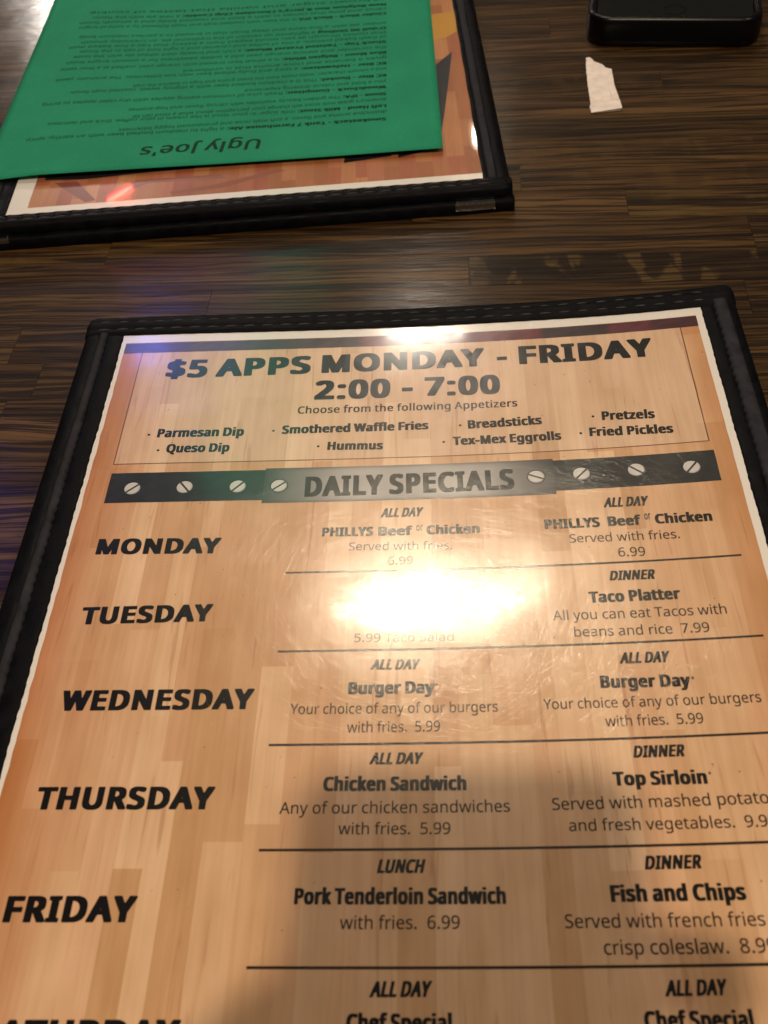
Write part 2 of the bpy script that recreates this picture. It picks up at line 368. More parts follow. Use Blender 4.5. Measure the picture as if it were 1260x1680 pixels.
# ---------------------------------------------------------------- lettering
# glyph outlines: weight > character > [advance, loops of x, y, x, y ...] in 1/400 of the capital height
FONT = {
'r': {
' ': [364,[]],
"'": [315,[[46,252,50,251,76,251,80,252,83,262,84,296,87,306,87,337,90,346,90,378,94,387,92,397,89,398,37,398,34,397,33,394,33,384,36,375,36,343,39,334,39,306,42,296,42,265]]],
',': [375,[[20,-69,24,-70,59,-70,63,-69,76,-41,102,25,109,51,107,70,53,71,49,69,45,57,45,47,31,-19,22,-50,19,-66]]],
'.': [375,[[62,-6,67,-7,86,-7,100,0,110,10,113,22,113,48,109,58,96,71,83,74,64,74,53,70,40,57,36,44,36,26,40,10,53,-3]]],
'5': [801,[[112,-4,116,-5,158,-5,168,-2,184,-1,216,8,248,26,267,45,281,69,291,106,291,150,287,169,278,191,269,204,251,221,226,236,187,246,113,246,100,243,97,244,96,248,99,257,99,289,102,298,102,326,107,349,258,350,261,352,262,355,262,396,261,399,62,400,58,399,54,380,54,348,51,339,51,311,47,301,47,270,44,260,44,232,41,223,42,210,59,197,68,193,78,193,107,199,165,199,190,192,204,185,222,167,234,141,234,106,230,94,220,75,210,65,181,49,145,42,133,42,123,45,107,45,88,49,59,58,43,66,33,66,31,22,35,15,59,5,91,-2]]],
'6': [801,[[149,-4,154,-5,183,-5,192,-2,205,-1,224,5,244,14,263,30,277,47,289,72,296,100,296,157,293,172,289,185,271,216,260,227,247,236,218,249,199,253,157,253,138,249,115,239,86,217,85,226,88,235,92,264,101,292,114,314,134,334,147,343,179,356,195,356,205,359,227,359,256,353,266,354,268,358,268,396,266,399,256,403,176,403,157,400,122,387,104,377,80,356,63,333,47,301,40,282,30,232,30,210,27,201,27,147,30,138,30,122,37,91,53,56,73,30,90,17,112,5,131,-1],[157,43,134,49,122,58,105,75,95,91,89,110,85,125,85,147,92,166,101,179,115,192,141,205,157,209,179,209,195,205,208,198,219,191,228,179,238,160,242,144,242,113,235,88,219,62,205,52,189,46,173,42]]],
'7': [801,[[73,2,77,0,128,0,136,5,296,354,297,395,295,398,26,399,22,398,21,354,22,351,26,349,228,349,231,348,225,329,73,8]]],
'8': [801,[[136,-4,141,-5,179,-5,189,-2,202,-2,227,5,247,14,259,23,274,37,283,50,292,72,293,84,296,94,296,119,292,135,289,144,276,166,261,182,217,210,218,214,241,229,264,251,276,270,283,295,283,320,280,339,267,364,251,380,227,393,192,403,128,403,86,390,66,377,56,367,40,339,36,320,36,295,40,276,47,260,56,248,83,221,98,210,96,206,64,187,46,169,37,157,27,135,24,116,24,91,27,72,34,53,48,33,57,24,77,11,93,5,118,-2],[157,39,121,46,107,53,88,72,82,84,78,100,82,125,97,150,107,160,128,173,150,183,166,180,198,164,211,155,231,135,238,122,242,106,238,84,231,72,216,56,205,49,186,43],[157,237,125,253,109,265,98,279,92,298,91,308,95,323,109,343,118,349,134,356,150,359,170,359,195,352,205,347,222,330,225,323,228,304,222,279,208,262,192,250,170,237]]],
'9': [801,[[82,-4,87,-5,128,-5,138,-2,154,-2,189,8,209,17,236,37,254,58,271,88,280,113,290,157,290,172,294,182,294,267,283,314,277,330,264,352,247,372,215,393,186,403,128,403,87,390,61,371,48,356,34,330,28,311,27,295,24,286,24,254,27,245,28,229,34,210,48,187,64,171,77,162,90,156,116,149,173,149,196,156,218,168,231,180,234,181,236,179,236,163,222,113,205,83,187,66,157,49,128,42,87,42,61,48,54,47,54,3,61,-1],[132,193,116,200,103,209,95,216,86,235,79,267,83,298,92,323,116,346,141,356,173,356,197,345,213,330,222,317,235,286,239,267,235,245,223,223,212,212,199,203,186,197,170,193]]],
':': [375,[[62,-5,67,-7,86,-6,100,1,110,11,113,23,113,42,109,53,96,66,83,69,64,69,53,65,40,52,36,39,36,26,40,11,53,-2],[59,234,64,232,89,233,99,238,110,249,113,262,113,278,110,291,99,301,83,308,70,308,51,301,40,291,36,275,37,259,43,246]]],
'A': [895,[[-3,2,1,0,49,0,56,4,95,102,100,118,107,123,251,122,259,112,302,2,306,0,354,0,358,2,359,11,355,24,298,162,255,275,237,316,217,373,207,395,203,399,158,399,151,395,96,260,92,244,67,187,63,172,45,131,40,115,23,74,18,58,0,18,-4,5],[126,173,124,175,125,184,162,278,177,325,182,322,196,278,233,184,234,175,229,173]]],
'J': [382,[[-22,-102,-17,-104,12,-104,21,-101,31,-101,44,-97,63,-88,90,-62,96,-49,103,-27,103,-8,106,1,106,394,105,397,102,399,54,399,50,397,49,394,49,-5,45,-21,37,-34,28,-44,15,-50,2,-54,-17,-54,-43,-47,-46,-49,-46,-96,-36,-100]]],
'O': [1094,[[194,-4,199,-5,237,-5,247,-2,266,-1,298,8,335,28,364,56,379,78,399,125,402,154,406,163,406,238,395,286,379,323,364,345,334,374,298,393,260,403,234,403,224,407,215,407,205,403,180,403,163,400,131,390,99,371,75,348,63,333,47,301,34,251,34,232,30,223,30,179,34,169,34,150,47,100,63,69,72,56,99,29,112,21,138,8,157,2,173,-2],[196,46,170,52,151,61,128,80,118,94,102,125,94,154,94,163,91,172,91,229,94,238,95,251,105,282,114,301,131,324,147,337,167,346,189,353,228,356,237,353,253,352,273,346,296,333,315,314,322,304,338,270,345,238,345,223,348,213,348,188,345,179,345,160,334,122,325,100,306,75,289,61,257,49,240,45]]],
'S': [769,[[108,-4,113,-5,158,-5,167,-2,184,-2,225,11,243,22,265,44,277,66,285,91,285,125,277,154,267,171,248,190,235,198,196,217,158,231,110,256,102,264,93,276,89,289,90,314,103,337,116,346,135,352,151,353,161,356,171,353,190,353,209,349,251,335,257,335,261,339,275,377,273,383,257,390,203,403,129,403,100,396,74,384,54,367,38,345,31,323,31,279,38,254,52,231,67,216,87,203,126,184,174,167,206,148,214,141,223,128,227,116,226,91,212,67,200,58,177,49,161,45,113,45,78,52,46,61,36,66,26,66,25,18,26,15,39,8,62,2]]],
'T': [779,[[128,2,132,0,180,0,184,2,185,5,186,348,189,349,308,350,310,354,310,395,308,398,7,399,3,398,2,354,3,350,122,349,126,348,127,344]]],
'U': [1024,[[178,-4,183,-5,225,-5,234,-2,247,-2,263,2,289,11,306,22,324,36,338,53,351,78,361,116,361,396,359,399,311,400,308,399,306,396,306,138,299,103,283,75,271,62,250,52,225,45,186,45,160,52,138,64,122,80,111,100,104,125,104,396,103,399,100,400,51,400,48,399,47,125,54,91,63,66,76,47,101,22,119,11,135,5,160,-2]]],
'Y': [793,[[132,2,136,0,181,0,184,2,186,153,310,373,320,392,319,398,264,399,258,396,182,253,177,247,162,219,158,216,151,225,59,398,56,399,1,399,-3,398,-3,392,0,385,47,304,130,150]]],
'a': [786,[[102,-4,107,-5,139,-5,149,-2,161,-1,181,5,201,18,219,34,223,31,228,6,232,2,267,1,271,3,272,226,268,245,259,267,245,284,226,296,187,306,133,306,101,299,58,282,58,270,68,245,72,241,81,241,133,259,142,259,152,262,178,259,194,252,204,245,211,235,218,210,218,188,216,184,152,183,142,180,126,180,94,173,59,158,35,135,26,116,22,97,22,72,29,44,38,28,49,17,62,8,84,-1],[113,43,101,49,89,59,80,78,80,94,87,110,94,120,113,132,139,139,149,139,158,143,203,143,213,146,216,145,218,141,218,116,211,88,202,72,185,56,165,46,149,42]]],
'b': [861,[[169,-4,174,-5,206,-5,244,5,276,26,297,53,309,84,316,119,316,185,309,220,300,245,284,267,264,286,228,302,212,306,167,306,148,302,132,296,100,274,98,295,102,304,102,421,100,424,97,425,49,425,45,424,44,421,44,6,45,3,49,1,84,2,88,6,93,28,97,33,122,11,151,-1],[164,43,151,46,128,59,112,81,102,119,102,185,109,213,118,232,134,248,148,255,164,259,196,259,223,248,238,233,248,216,255,198,256,185,259,176,259,125,252,94,239,69,228,58,215,49,196,43]]],
'c': [672,[[146,-4,150,-5,189,-5,199,-2,215,-1,244,8,248,15,248,56,247,59,244,61,199,46,170,44,150,45,138,49,125,55,112,65,101,78,95,91,85,135,85,166,92,201,102,224,122,243,134,252,167,259,179,259,211,252,227,246,237,247,241,251,248,267,252,279,252,289,250,292,234,299,202,306,144,306,106,296,82,282,59,260,50,248,37,223,27,172,27,128,30,119,30,106,34,88,44,62,53,47,67,31,93,11,128,-1]]],
'd': [861,[[136,-4,141,-5,170,-5,202,2,226,15,244,33,247,33,252,18,252,6,256,2,295,1,299,3,300,421,298,424,250,425,246,424,245,279,244,274,218,293,195,302,179,306,125,305,106,299,73,281,61,268,47,248,37,226,30,198,30,182,27,172,27,128,30,119,31,100,37,75,44,59,65,28,83,14,99,5,118,-1],[147,43,125,52,114,59,98,81,92,97,85,132,85,166,95,210,105,229,115,243,128,252,144,258,183,259,210,248,227,230,235,216,241,194,242,179,245,169,245,122,238,91,228,72,219,59,202,49,179,43]]],
'e': [790,[[152,-4,157,-5,199,-5,208,-2,224,-2,253,5,276,15,277,18,277,59,276,63,269,63,260,58,215,45,199,45,189,42,173,42,163,45,154,45,141,49,115,64,101,81,92,100,85,132,86,138,90,139,285,139,289,141,290,198,283,229,270,254,261,267,240,286,224,296,189,306,134,305,112,299,80,281,57,259,44,235,34,210,30,191,30,179,27,169,27,128,30,119,31,103,37,81,53,50,80,23,93,14,122,2],[90,184,88,191,92,207,98,223,107,235,122,249,141,258,160,262,186,258,208,246,225,220,232,194,231,185,227,183]]],
'f': [482,[[60,2,64,0,109,0,112,1,114,5,115,256,118,258,186,258,189,259,191,263,191,297,189,301,118,302,115,304,114,332,118,351,124,363,131,371,147,380,173,381,195,374,206,376,209,379,220,410,218,417,211,421,176,428,144,428,125,424,99,414,82,401,66,376,59,348,58,304,13,289,6,285,5,263,6,259,54,258,57,257,59,253]]],
'g': [861,[[133,-130,138,-131,183,-131,192,-128,205,-128,231,-121,260,-106,276,-90,289,-67,300,-29,300,298,298,301,256,301,252,288,251,276,247,270,244,271,224,289,205,298,186,305,128,305,112,302,96,295,73,280,53,257,40,232,34,213,30,194,30,181,27,172,27,131,30,122,30,106,34,87,40,68,59,37,79,18,109,1,125,-3,138,-3,147,-6,186,-3,208,4,221,11,244,27,245,-17,241,-32,229,-54,211,-72,202,-77,176,-84,138,-84,128,-81,99,-77,61,-63,54,-64,53,-108,56,-114,93,-125],[147,42,124,52,107,68,98,81,92,96,85,131,85,169,92,203,98,219,115,243,128,251,144,258,183,258,195,255,211,246,227,230,238,210,245,175,245,118,238,87,232,74,219,59,202,48,179,42]]],
'h': [866,[[45,2,49,0,97,0,100,2,102,184,105,203,118,231,134,247,158,257,174,258,183,261,193,258,206,257,222,251,236,238,242,228,245,219,249,203,250,2,254,0,299,0,303,2,304,5,304,222,297,250,286,270,268,288,247,298,222,305,161,304,142,298,122,289,100,271,98,278,102,288,102,420,100,423,97,425,49,425,45,423,44,420]]],
'i': [361,[[44,2,48,1,96,1,99,2,101,6,101,295,99,299,96,300,48,300,45,299,43,295],[62,350,77,348,90,352,99,361,103,369,103,394,96,404,83,411,61,411,53,407,44,397,40,385,40,375,44,362,51,355]]],
'k': [748,[[45,2,49,0,93,0,97,2,99,109,129,134,135,129,231,1,292,0,296,2,297,5,289,19,270,41,174,167,172,172,175,178,204,206,211,216,265,269,287,294,287,300,283,302,228,302,224,300,207,285,201,275,153,228,146,219,121,194,103,170,100,169,98,175,98,420,97,423,93,425,49,425,45,423,44,420]]],
'l': [361,[[45,2,49,0,97,0,100,1,102,5,102,420,100,423,97,425,49,425,45,423,44,420]]],
'm': [1310,[[45,2,49,0,97,0,100,2,102,187,105,206,118,234,131,247,154,257,177,260,183,258,196,257,210,250,226,234,232,219,236,200,237,2,241,0,289,1,291,5,291,184,298,216,311,238,318,245,334,254,366,261,376,258,389,257,405,249,415,238,422,225,425,212,427,2,430,0,479,1,480,5,480,231,473,256,467,269,457,282,444,291,424,301,408,305,389,305,379,308,363,305,350,305,325,298,301,285,288,272,283,265,280,263,268,278,257,289,241,298,219,305,196,305,183,308,174,305,161,305,145,301,119,289,100,271,97,270,90,301,45,301,44,297]]],
'n': [866,[[45,2,49,0,97,0,100,2,102,184,105,203,118,231,134,247,158,257,174,258,183,261,193,258,206,257,222,251,236,238,242,228,245,219,249,203,250,2,254,0,299,0,303,2,304,222,297,250,287,269,265,291,251,298,225,305,206,305,196,308,180,305,164,305,148,301,126,292,97,270,90,301,49,302,45,300]]],
'o': [847,[[149,-4,154,-5,186,-5,195,-2,205,-2,237,8,254,18,271,31,286,50,302,81,309,110,309,122,313,132,313,172,309,182,309,194,305,210,293,242,277,264,260,280,224,299,199,306,141,306,106,296,83,283,59,260,50,248,40,229,30,194,30,182,27,172,27,132,30,122,30,110,34,94,40,75,50,56,59,44,80,23,93,14,118,2],[154,43,141,46,117,59,98,84,92,100,85,135,85,169,88,179,89,191,95,210,106,230,122,246,138,255,154,259,186,259,208,252,221,243,235,229,244,210,252,188,252,179,255,169,255,135,248,100,235,75,224,61,199,46,183,42]]],
'p': [861,[[45,-130,49,-131,97,-131,100,-130,102,2,98,12,100,30,103,29,118,15,135,4,158,-3,170,-3,180,-6,199,-6,235,1,260,14,288,40,300,59,309,84,316,118,316,184,313,194,313,206,303,238,297,250,280,274,260,289,241,298,219,305,161,305,145,302,126,292,110,280,100,269,97,269,90,301,49,302,45,301],[170,42,154,45,137,52,119,70,109,90,102,118,102,188,115,228,134,247,161,258,199,258,222,248,236,235,252,206,259,178,259,128,248,90,238,70,222,54,206,45,193,42]]],
'q': [861,[[246,-130,250,-131,295,-131,299,-130,300,-127,300,298,299,301,295,302,256,301,252,291,251,279,247,270,218,292,199,302,186,305,128,305,112,302,86,289,73,280,62,269,47,247,37,225,30,197,30,181,27,172,27,128,30,118,30,103,34,87,40,68,56,40,82,15,109,1,144,-6,163,-6,173,-3,189,-2,208,4,244,30,245,24],[154,42,138,45,125,52,105,71,95,90,88,112,88,122,85,131,85,166,88,175,88,188,92,203,101,225,110,238,122,248,141,258,167,261,176,258,189,258,205,251,218,243,228,228,238,206,245,172,245,125,238,90,227,70,211,54,189,45,173,41]]],
'r': [578,[[45,2,49,0,97,0,100,1,102,5,102,181,109,203,115,216,132,236,158,251,183,257,193,255,206,255,215,252,219,253,223,272,223,285,227,294,225,304,203,305,187,308,151,301,128,288,105,266,100,258,97,257,90,301,49,302,45,300]]],
's': [671,[[95,-4,100,-5,142,-5,151,-2,164,-2,190,5,220,22,229,31,242,53,246,69,246,103,236,128,219,145,187,164,126,187,89,207,80,223,80,235,86,245,100,255,132,262,164,259,212,244,222,244,229,254,240,279,238,287,228,293,196,302,184,303,174,306,110,306,81,299,55,286,41,273,32,260,25,235,25,213,29,198,38,182,58,162,103,140,142,126,167,114,182,103,191,88,191,72,185,62,171,49,148,42,100,42,52,55,36,63,26,63,25,59,25,18,26,15,39,8,58,2,74,-2]]],
't': [506,[[121,-4,125,-5,154,-5,164,-2,177,-1,193,5,194,9,194,44,193,47,190,48,164,42,138,43,129,46,118,53,108,66,105,78,105,254,106,258,109,259,190,260,191,264,191,298,190,301,186,303,106,304,105,308,104,367,100,369,74,369,67,364,49,308,7,287,5,264,7,260,10,259,42,259,45,258,47,254,47,88,50,78,50,59,54,44,60,31,73,15,97,2]]],
'u': [866,[[130,-4,135,-5,167,-5,177,-2,190,-1,209,5,228,14,247,30,251,25,253,9,257,2,295,1,299,3,300,298,299,302,251,303,247,301,246,122,242,103,229,72,215,58,193,46,177,42,151,42,135,46,119,55,105,72,98,94,98,298,97,302,93,303,45,303,41,301,40,88,48,53,58,33,81,11,113,-1]]],
'v': [711,[[112,2,116,0,168,0,175,5,218,118,230,143,244,184,255,209,270,250,281,275,288,297,287,301,232,302,228,300,194,206,189,197,178,162,173,153,162,118,157,109,146,71,142,65,138,71,137,80,121,128,116,137,105,172,100,181,56,300,52,302,1,302,-3,300,-3,294,10,260,21,234,106,11]]],
'w': [1101,[[87,2,91,1,142,1,149,6,207,182,219,228,223,226,224,213,234,178,289,6,296,1,354,2,390,125,394,147,406,182,410,204,422,238,427,260,438,295,438,301,434,303,386,303,382,301,378,295,322,79,317,81,310,116,298,147,297,156,251,301,248,303,196,303,192,301,189,298,160,210,159,200,131,119,124,81,119,75,63,295,59,301,55,303,4,302,2,298,9,270,31,200,74,40]]],
'x': [741,[[7,2,11,0,69,1,136,97,146,110,149,111,166,90,206,30,228,2,232,0,284,0,288,2,288,8,278,24,183,153,183,156,196,175,281,291,281,301,226,302,222,300,149,197,146,199,89,282,73,300,69,302,17,302,14,300,13,294,17,288,102,172,108,162,111,153,7,8]]],
'y': [714,[[22,-130,27,-131,62,-131,91,-124,107,-116,131,-92,140,-80,156,-48,169,-17,203,74,249,191,288,291,287,301,233,302,229,301,189,188,171,144,146,70,142,74,124,128,57,301,53,302,2,302,-2,301,-3,298,1,285,22,238,115,5,115,-4,92,-54,70,-76,50,-84,21,-84,11,-81,4,-83,4,-127]]],
'z': [658,[[19,2,23,0,241,0,245,2,246,40,245,43,241,44,93,44,90,46,89,49,239,256,239,297,238,301,32,302,29,300,28,263,29,259,32,258,167,258,173,256,162,238,19,40]]]},
'm': {
' ': [364,[]],
"'": [378,[[49,244,53,243,98,243,105,247,109,260,109,290,112,299,112,330,116,339,116,369,119,378,118,394,114,397,40,398,33,394,32,375,35,366,35,336,39,327,39,299,42,290,42,260,46,247]]],
'*': [834,[[199,167,203,165,226,166,267,187,275,194,275,209,229,266,226,273,228,276,232,278,261,278,271,281,300,281,310,285,313,289,314,298,311,307,311,319,308,328,307,340,301,346,296,348,267,348,216,333,203,332,202,352,205,362,205,380,208,389,208,416,206,421,200,424,126,423,122,419,121,404,125,395,125,374,128,365,128,346,131,337,130,331,126,330,65,348,30,347,25,340,25,328,19,301,19,289,24,285,33,281,62,281,72,278,101,278,105,276,107,273,85,242,58,209,58,194,64,188,104,169,136,169,143,179,157,212,165,224,169,222]]],
'A': [958,[[-1,2,4,1,71,1,78,4,82,8,88,23,125,118,129,119,254,118,271,81,298,11,304,2,309,1,376,1,383,5,384,20,380,33,324,166,319,182,263,316,236,386,232,393,225,399,161,399,157,398,151,392,96,261,91,246,67,191,63,176,45,136,40,121,22,81,18,66,0,26,-4,14,-3,5],[155,180,152,182,154,191,183,264,189,279,193,280,223,206,231,182,225,180]]],
'C': [948,[[197,-3,202,-5,269,-5,279,-2,298,-2,317,2,346,11,351,18,350,67,343,71,320,71,304,66,272,59,259,59,250,56,231,56,198,63,173,75,157,87,143,103,127,134,120,158,120,167,117,176,117,222,124,255,140,289,149,301,171,322,198,335,221,342,256,342,285,335,317,324,344,325,363,362,363,377,356,384,324,396,288,403,192,403,150,393,107,371,72,338,63,325,47,295,37,268,33,249,33,234,30,225,30,176,33,167,33,149,40,118,56,79,85,42,125,14,160,2,176,-2]]],
'J': [445,[[-19,-99,-14,-100,34,-100,66,-94,87,-84,113,-59,125,-35,129,-20,129,-5,132,5,132,391,127,398,56,399,49,394,48,5,44,-11,37,-24,31,-30,18,-36,5,-40,-21,-33,-40,-33,-47,-38,-47,-90,-43,-94]]],
'U': [1086,[[181,-3,186,-5,247,-5,256,-2,269,-2,285,2,311,11,328,21,348,36,363,55,376,79,386,115,386,392,382,399,314,400,307,395,306,143,303,134,302,122,299,109,289,91,276,74,253,63,228,56,208,56,192,60,163,72,146,88,134,115,130,131,129,395,122,400,54,400,47,395,46,125,53,91,63,67,76,48,104,21,122,11,138,5,163,-2]]],
'e': [852,[[155,-3,160,-5,221,-5,230,-2,246,-2,275,5,291,11,299,15,303,21,303,67,298,74,272,74,262,69,218,56,201,56,195,54,176,56,163,60,137,74,127,88,117,106,113,122,112,134,115,135,307,135,315,140,315,201,308,231,295,255,287,268,262,290,246,299,211,309,141,309,115,302,96,293,83,284,56,258,47,243,37,222,30,195,30,182,27,173,27,128,30,118,30,106,37,82,53,52,83,23,96,14,124,2],[118,190,116,192,117,204,124,219,131,229,144,241,166,251,189,250,209,240,225,216,231,195,231,192,227,190]]],
'f': [544,[[62,2,67,1,131,1,138,5,139,246,140,249,144,250,208,250,212,252,216,258,216,297,214,302,208,305,141,306,139,325,143,343,153,360,169,368,176,369,198,363,224,363,230,366,235,370,245,401,244,413,234,420,198,427,147,427,128,423,102,414,81,398,66,373,59,346,58,306,51,302,15,292,5,285,4,258,8,252,12,250,54,250,57,249,59,246,59,8]]],
'g': [924,[[136,-125,141,-127,205,-127,214,-124,227,-124,253,-117,282,-103,301,-84,315,-62,325,-25,325,298,320,305,262,305,256,302,254,295,250,291,227,301,205,308,131,308,115,305,99,298,76,284,53,258,40,234,34,215,30,197,30,185,27,176,27,130,30,121,30,106,34,88,40,69,59,39,80,19,92,11,112,1,128,-2,141,-2,150,-5,185,-5,195,-2,211,-2,240,9,243,9,245,5,245,-7,241,-22,231,-40,212,-59,195,-65,179,-69,160,-69,150,-66,121,-62,80,-48,60,-48,54,-51,52,-55,52,-101,57,-109,92,-120,112,-124],[169,53,146,63,133,75,124,88,117,103,110,136,110,167,117,200,124,215,137,235,157,247,169,250,185,250,198,247,214,238,228,225,238,206,245,173,245,124,238,94,222,69,211,62,195,56,179,53]]],
'h': [928,[[47,2,51,1,119,1,126,5,127,182,131,200,146,230,157,240,183,250,205,250,225,243,235,233,242,224,245,215,249,200,249,5,257,1,321,1,325,2,329,8,329,224,322,252,311,271,290,291,270,301,247,307,167,308,128,295,127,300,127,416,125,420,119,424,51,424,45,420,43,416,43,8]]],
'i': [424,[[44,2,48,0,121,0,125,1,126,5,126,297,125,301,121,302,48,302,44,301,43,297],[62,345,67,343,102,343,115,347,123,354,129,367,129,392,121,405,105,412,64,412,54,409,46,401,40,386,40,367,46,354]]],
'l': [424,[[47,2,51,1,119,1,123,2,127,8,127,416,125,420,119,424,51,424,45,420,43,416,43,8]]],
'm': [1372,[[47,2,51,1,119,1,126,5,127,185,130,200,134,212,146,233,154,240,180,250,199,249,212,243,226,230,232,215,236,197,237,5,244,1,308,1,313,2,316,8,316,182,323,212,337,235,350,243,369,250,388,250,404,243,414,235,421,221,425,206,426,5,433,1,501,1,505,8,505,233,498,258,492,270,479,285,465,295,446,304,430,308,411,308,401,311,376,311,366,308,353,308,337,304,315,295,295,281,292,281,281,291,263,301,241,308,218,308,209,311,186,311,177,308,161,307,148,304,122,292,119,292,117,300,109,305,48,304,43,297,43,8]]],
'n': [928,[[47,2,51,1,119,1,126,5,127,182,131,200,146,230,157,240,183,250,205,250,225,243,235,233,242,224,245,215,249,200,249,5,257,1,321,1,327,4,329,8,329,224,322,252,312,270,287,294,263,304,247,308,228,308,218,311,193,311,183,308,164,307,135,298,122,290,118,291,116,302,109,305,51,305,45,302,43,297,43,8]]],
'o': [910,[[152,-3,157,-5,208,-5,243,2,266,11,291,29,311,52,328,82,334,106,335,122,338,131,338,176,335,185,335,198,331,213,318,243,303,265,283,283,246,302,224,308,144,309,108,299,96,293,83,284,56,258,40,231,31,201,30,185,27,176,27,131,30,122,30,109,34,94,40,76,50,58,59,45,80,26,96,14,121,2],[176,54,163,57,139,70,124,91,113,122,113,131,110,140,110,167,113,176,114,188,120,207,133,228,146,240,160,247,176,251,189,251,211,244,224,236,234,225,244,207,251,188,251,176,254,167,254,140,247,106,227,72,201,57,185,53]]],
'p': [924,[[47,-125,51,-127,119,-127,126,-122,127,5,128,9,132,9,138,5,157,-2,173,-2,183,-5,222,-5,231,-2,244,-2,257,1,284,15,313,42,322,54,335,85,342,118,342,188,335,221,322,252,303,276,282,292,263,301,241,308,164,308,148,305,119,289,117,301,109,305,51,305,44,301,43,-119],[193,53,177,56,161,62,146,75,134,97,127,124,127,185,137,218,143,228,156,240,183,250,205,250,225,241,236,231,251,203,258,176,258,133,248,97,238,78,222,62,209,56]]],
'r': [641,[[47,2,51,1,119,1,126,5,127,179,134,200,149,224,167,237,180,243,193,247,209,247,218,244,242,246,245,249,249,267,249,279,252,288,251,303,247,307,225,308,215,311,189,311,180,308,167,308,141,298,119,283,117,300,112,304,51,305,44,300,43,8]]],
's': [733,[[98,-3,103,-5,164,-5,174,-2,186,-2,212,5,244,23,255,33,268,55,271,70,271,109,268,122,259,137,242,152,222,165,186,180,148,194,122,206,112,213,105,228,109,238,122,247,135,251,151,252,183,247,219,236,244,236,252,243,265,274,264,286,258,292,251,296,219,305,206,306,196,309,113,309,84,302,58,290,40,274,32,262,24,237,24,210,28,195,37,179,61,157,106,136,145,122,170,110,183,101,191,88,191,82,187,73,177,62,151,53,119,54,74,66,55,74,32,74,26,71,24,67,24,21,26,17,42,8,61,2,77,-2]]],
't': [568,[[124,-3,128,-5,176,-5,209,2,219,9,220,52,216,58,192,59,167,53,151,57,141,64,134,73,130,85,131,249,135,251,212,252,217,258,217,298,215,302,209,306,132,307,130,310,130,362,128,366,122,370,77,370,72,368,66,362,59,335,48,309,19,294,13,293,5,286,5,258,10,252,42,251,45,250,47,246,47,88,50,79,50,61,54,45,60,33,76,15,99,2]]],
'w': [1163,[[89,3,93,1,164,1,174,7,216,130,218,140,231,175,236,173,242,155,243,146,289,7,299,1,373,1,377,3,383,15,388,36,399,70,404,91,463,289,462,302,456,305,389,305,382,302,378,295,372,273,335,137,331,134,324,152,322,161,276,302,270,305,196,305,189,298,144,164,142,155,136,137,132,134,120,179,115,191,98,261,85,301,77,305,10,305,6,304,3,301,2,292,9,264,30,197,80,21]]],
'y': [777,[[25,-125,30,-127,85,-127,113,-120,130,-112,157,-86,166,-74,182,-43,195,-13,228,75,240,100,263,164,275,188,313,285,314,298,309,305,235,305,229,302,158,116,154,118,130,182,119,206,81,302,75,305,4,305,-3,301,-4,291,0,279,21,234,115,8,92,-43,73,-62,53,-69,43,-69,33,-66,11,-66,3,-71,3,-119,8,-123]]],
'z': [721,[[21,2,26,1,263,1,270,4,271,8,271,48,266,55,125,55,121,57,121,60,264,252,265,297,261,303,257,305,35,305,29,302,27,297,27,258,32,251,160,250,166,249,161,239,18,48,18,8]]]},
'b': {
' ': [364,[]],
'&': [1125,[[126,-4,131,-5,227,-5,237,-2,250,-2,266,1,295,10,304,15,309,14,320,4,333,1,455,1,468,4,472,8,473,29,471,33,406,90,409,99,414,104,430,134,443,166,450,189,449,209,445,213,432,217,327,217,314,213,311,211,306,204,301,186,298,185,274,206,271,209,272,212,295,228,309,241,324,262,331,282,331,338,328,349,318,367,301,383,282,394,253,403,230,403,221,406,160,406,150,403,131,403,96,394,78,384,55,364,50,355,43,338,43,279,47,268,59,244,74,227,74,224,51,208,27,186,11,163,4,134,4,90,8,72,21,46,28,36,54,16,73,7,92,1],[179,74,158,90,149,104,149,125,152,134,160,143,163,143,166,141,219,93,220,90,189,74],[185,298,181,309,185,315,189,315,192,309,190,300]]],
"'": [415,[[37,234,41,232,125,232,138,236,142,240,146,251,146,280,149,289,149,318,152,327,152,356,155,365,155,388,150,395,138,399,29,399,16,395,12,391,11,362,14,353,14,324,17,315,17,289,21,280,21,251,25,238]]],
'-': [551,[[10,118,15,117,204,117,217,120,221,127,221,185,217,189,204,193,15,193,2,189,-3,182,-3,127,0,121]]],
'0': [901,[[130,-4,135,-5,225,-5,235,-2,247,-1,283,10,295,18,321,42,335,64,345,87,352,113,352,122,355,131,355,148,358,157,358,241,355,250,355,268,348,300,338,326,325,349,316,361,289,385,254,400,238,403,218,403,209,406,148,406,138,403,116,403,87,394,63,381,42,362,28,344,15,314,5,268,5,247,2,239,2,166,5,157,5,136,8,128,8,119,12,101,22,75,38,46,58,24,74,13,93,4],[180,78,167,89,157,107,147,139,146,154,143,163,143,239,146,247,149,271,153,285,163,306,172,317,180,322,187,317,203,291,210,274,214,256,214,244,217,236,217,163,214,154,210,131,207,116,197,96,188,84]]],
'7': [901,[[63,2,68,0,177,0,190,4,197,10,358,334,358,389,354,396,341,400,17,400,4,396,0,392,-1,334,4,327,17,324,193,324,199,322,185,290,51,31,51,7,55,4]]],
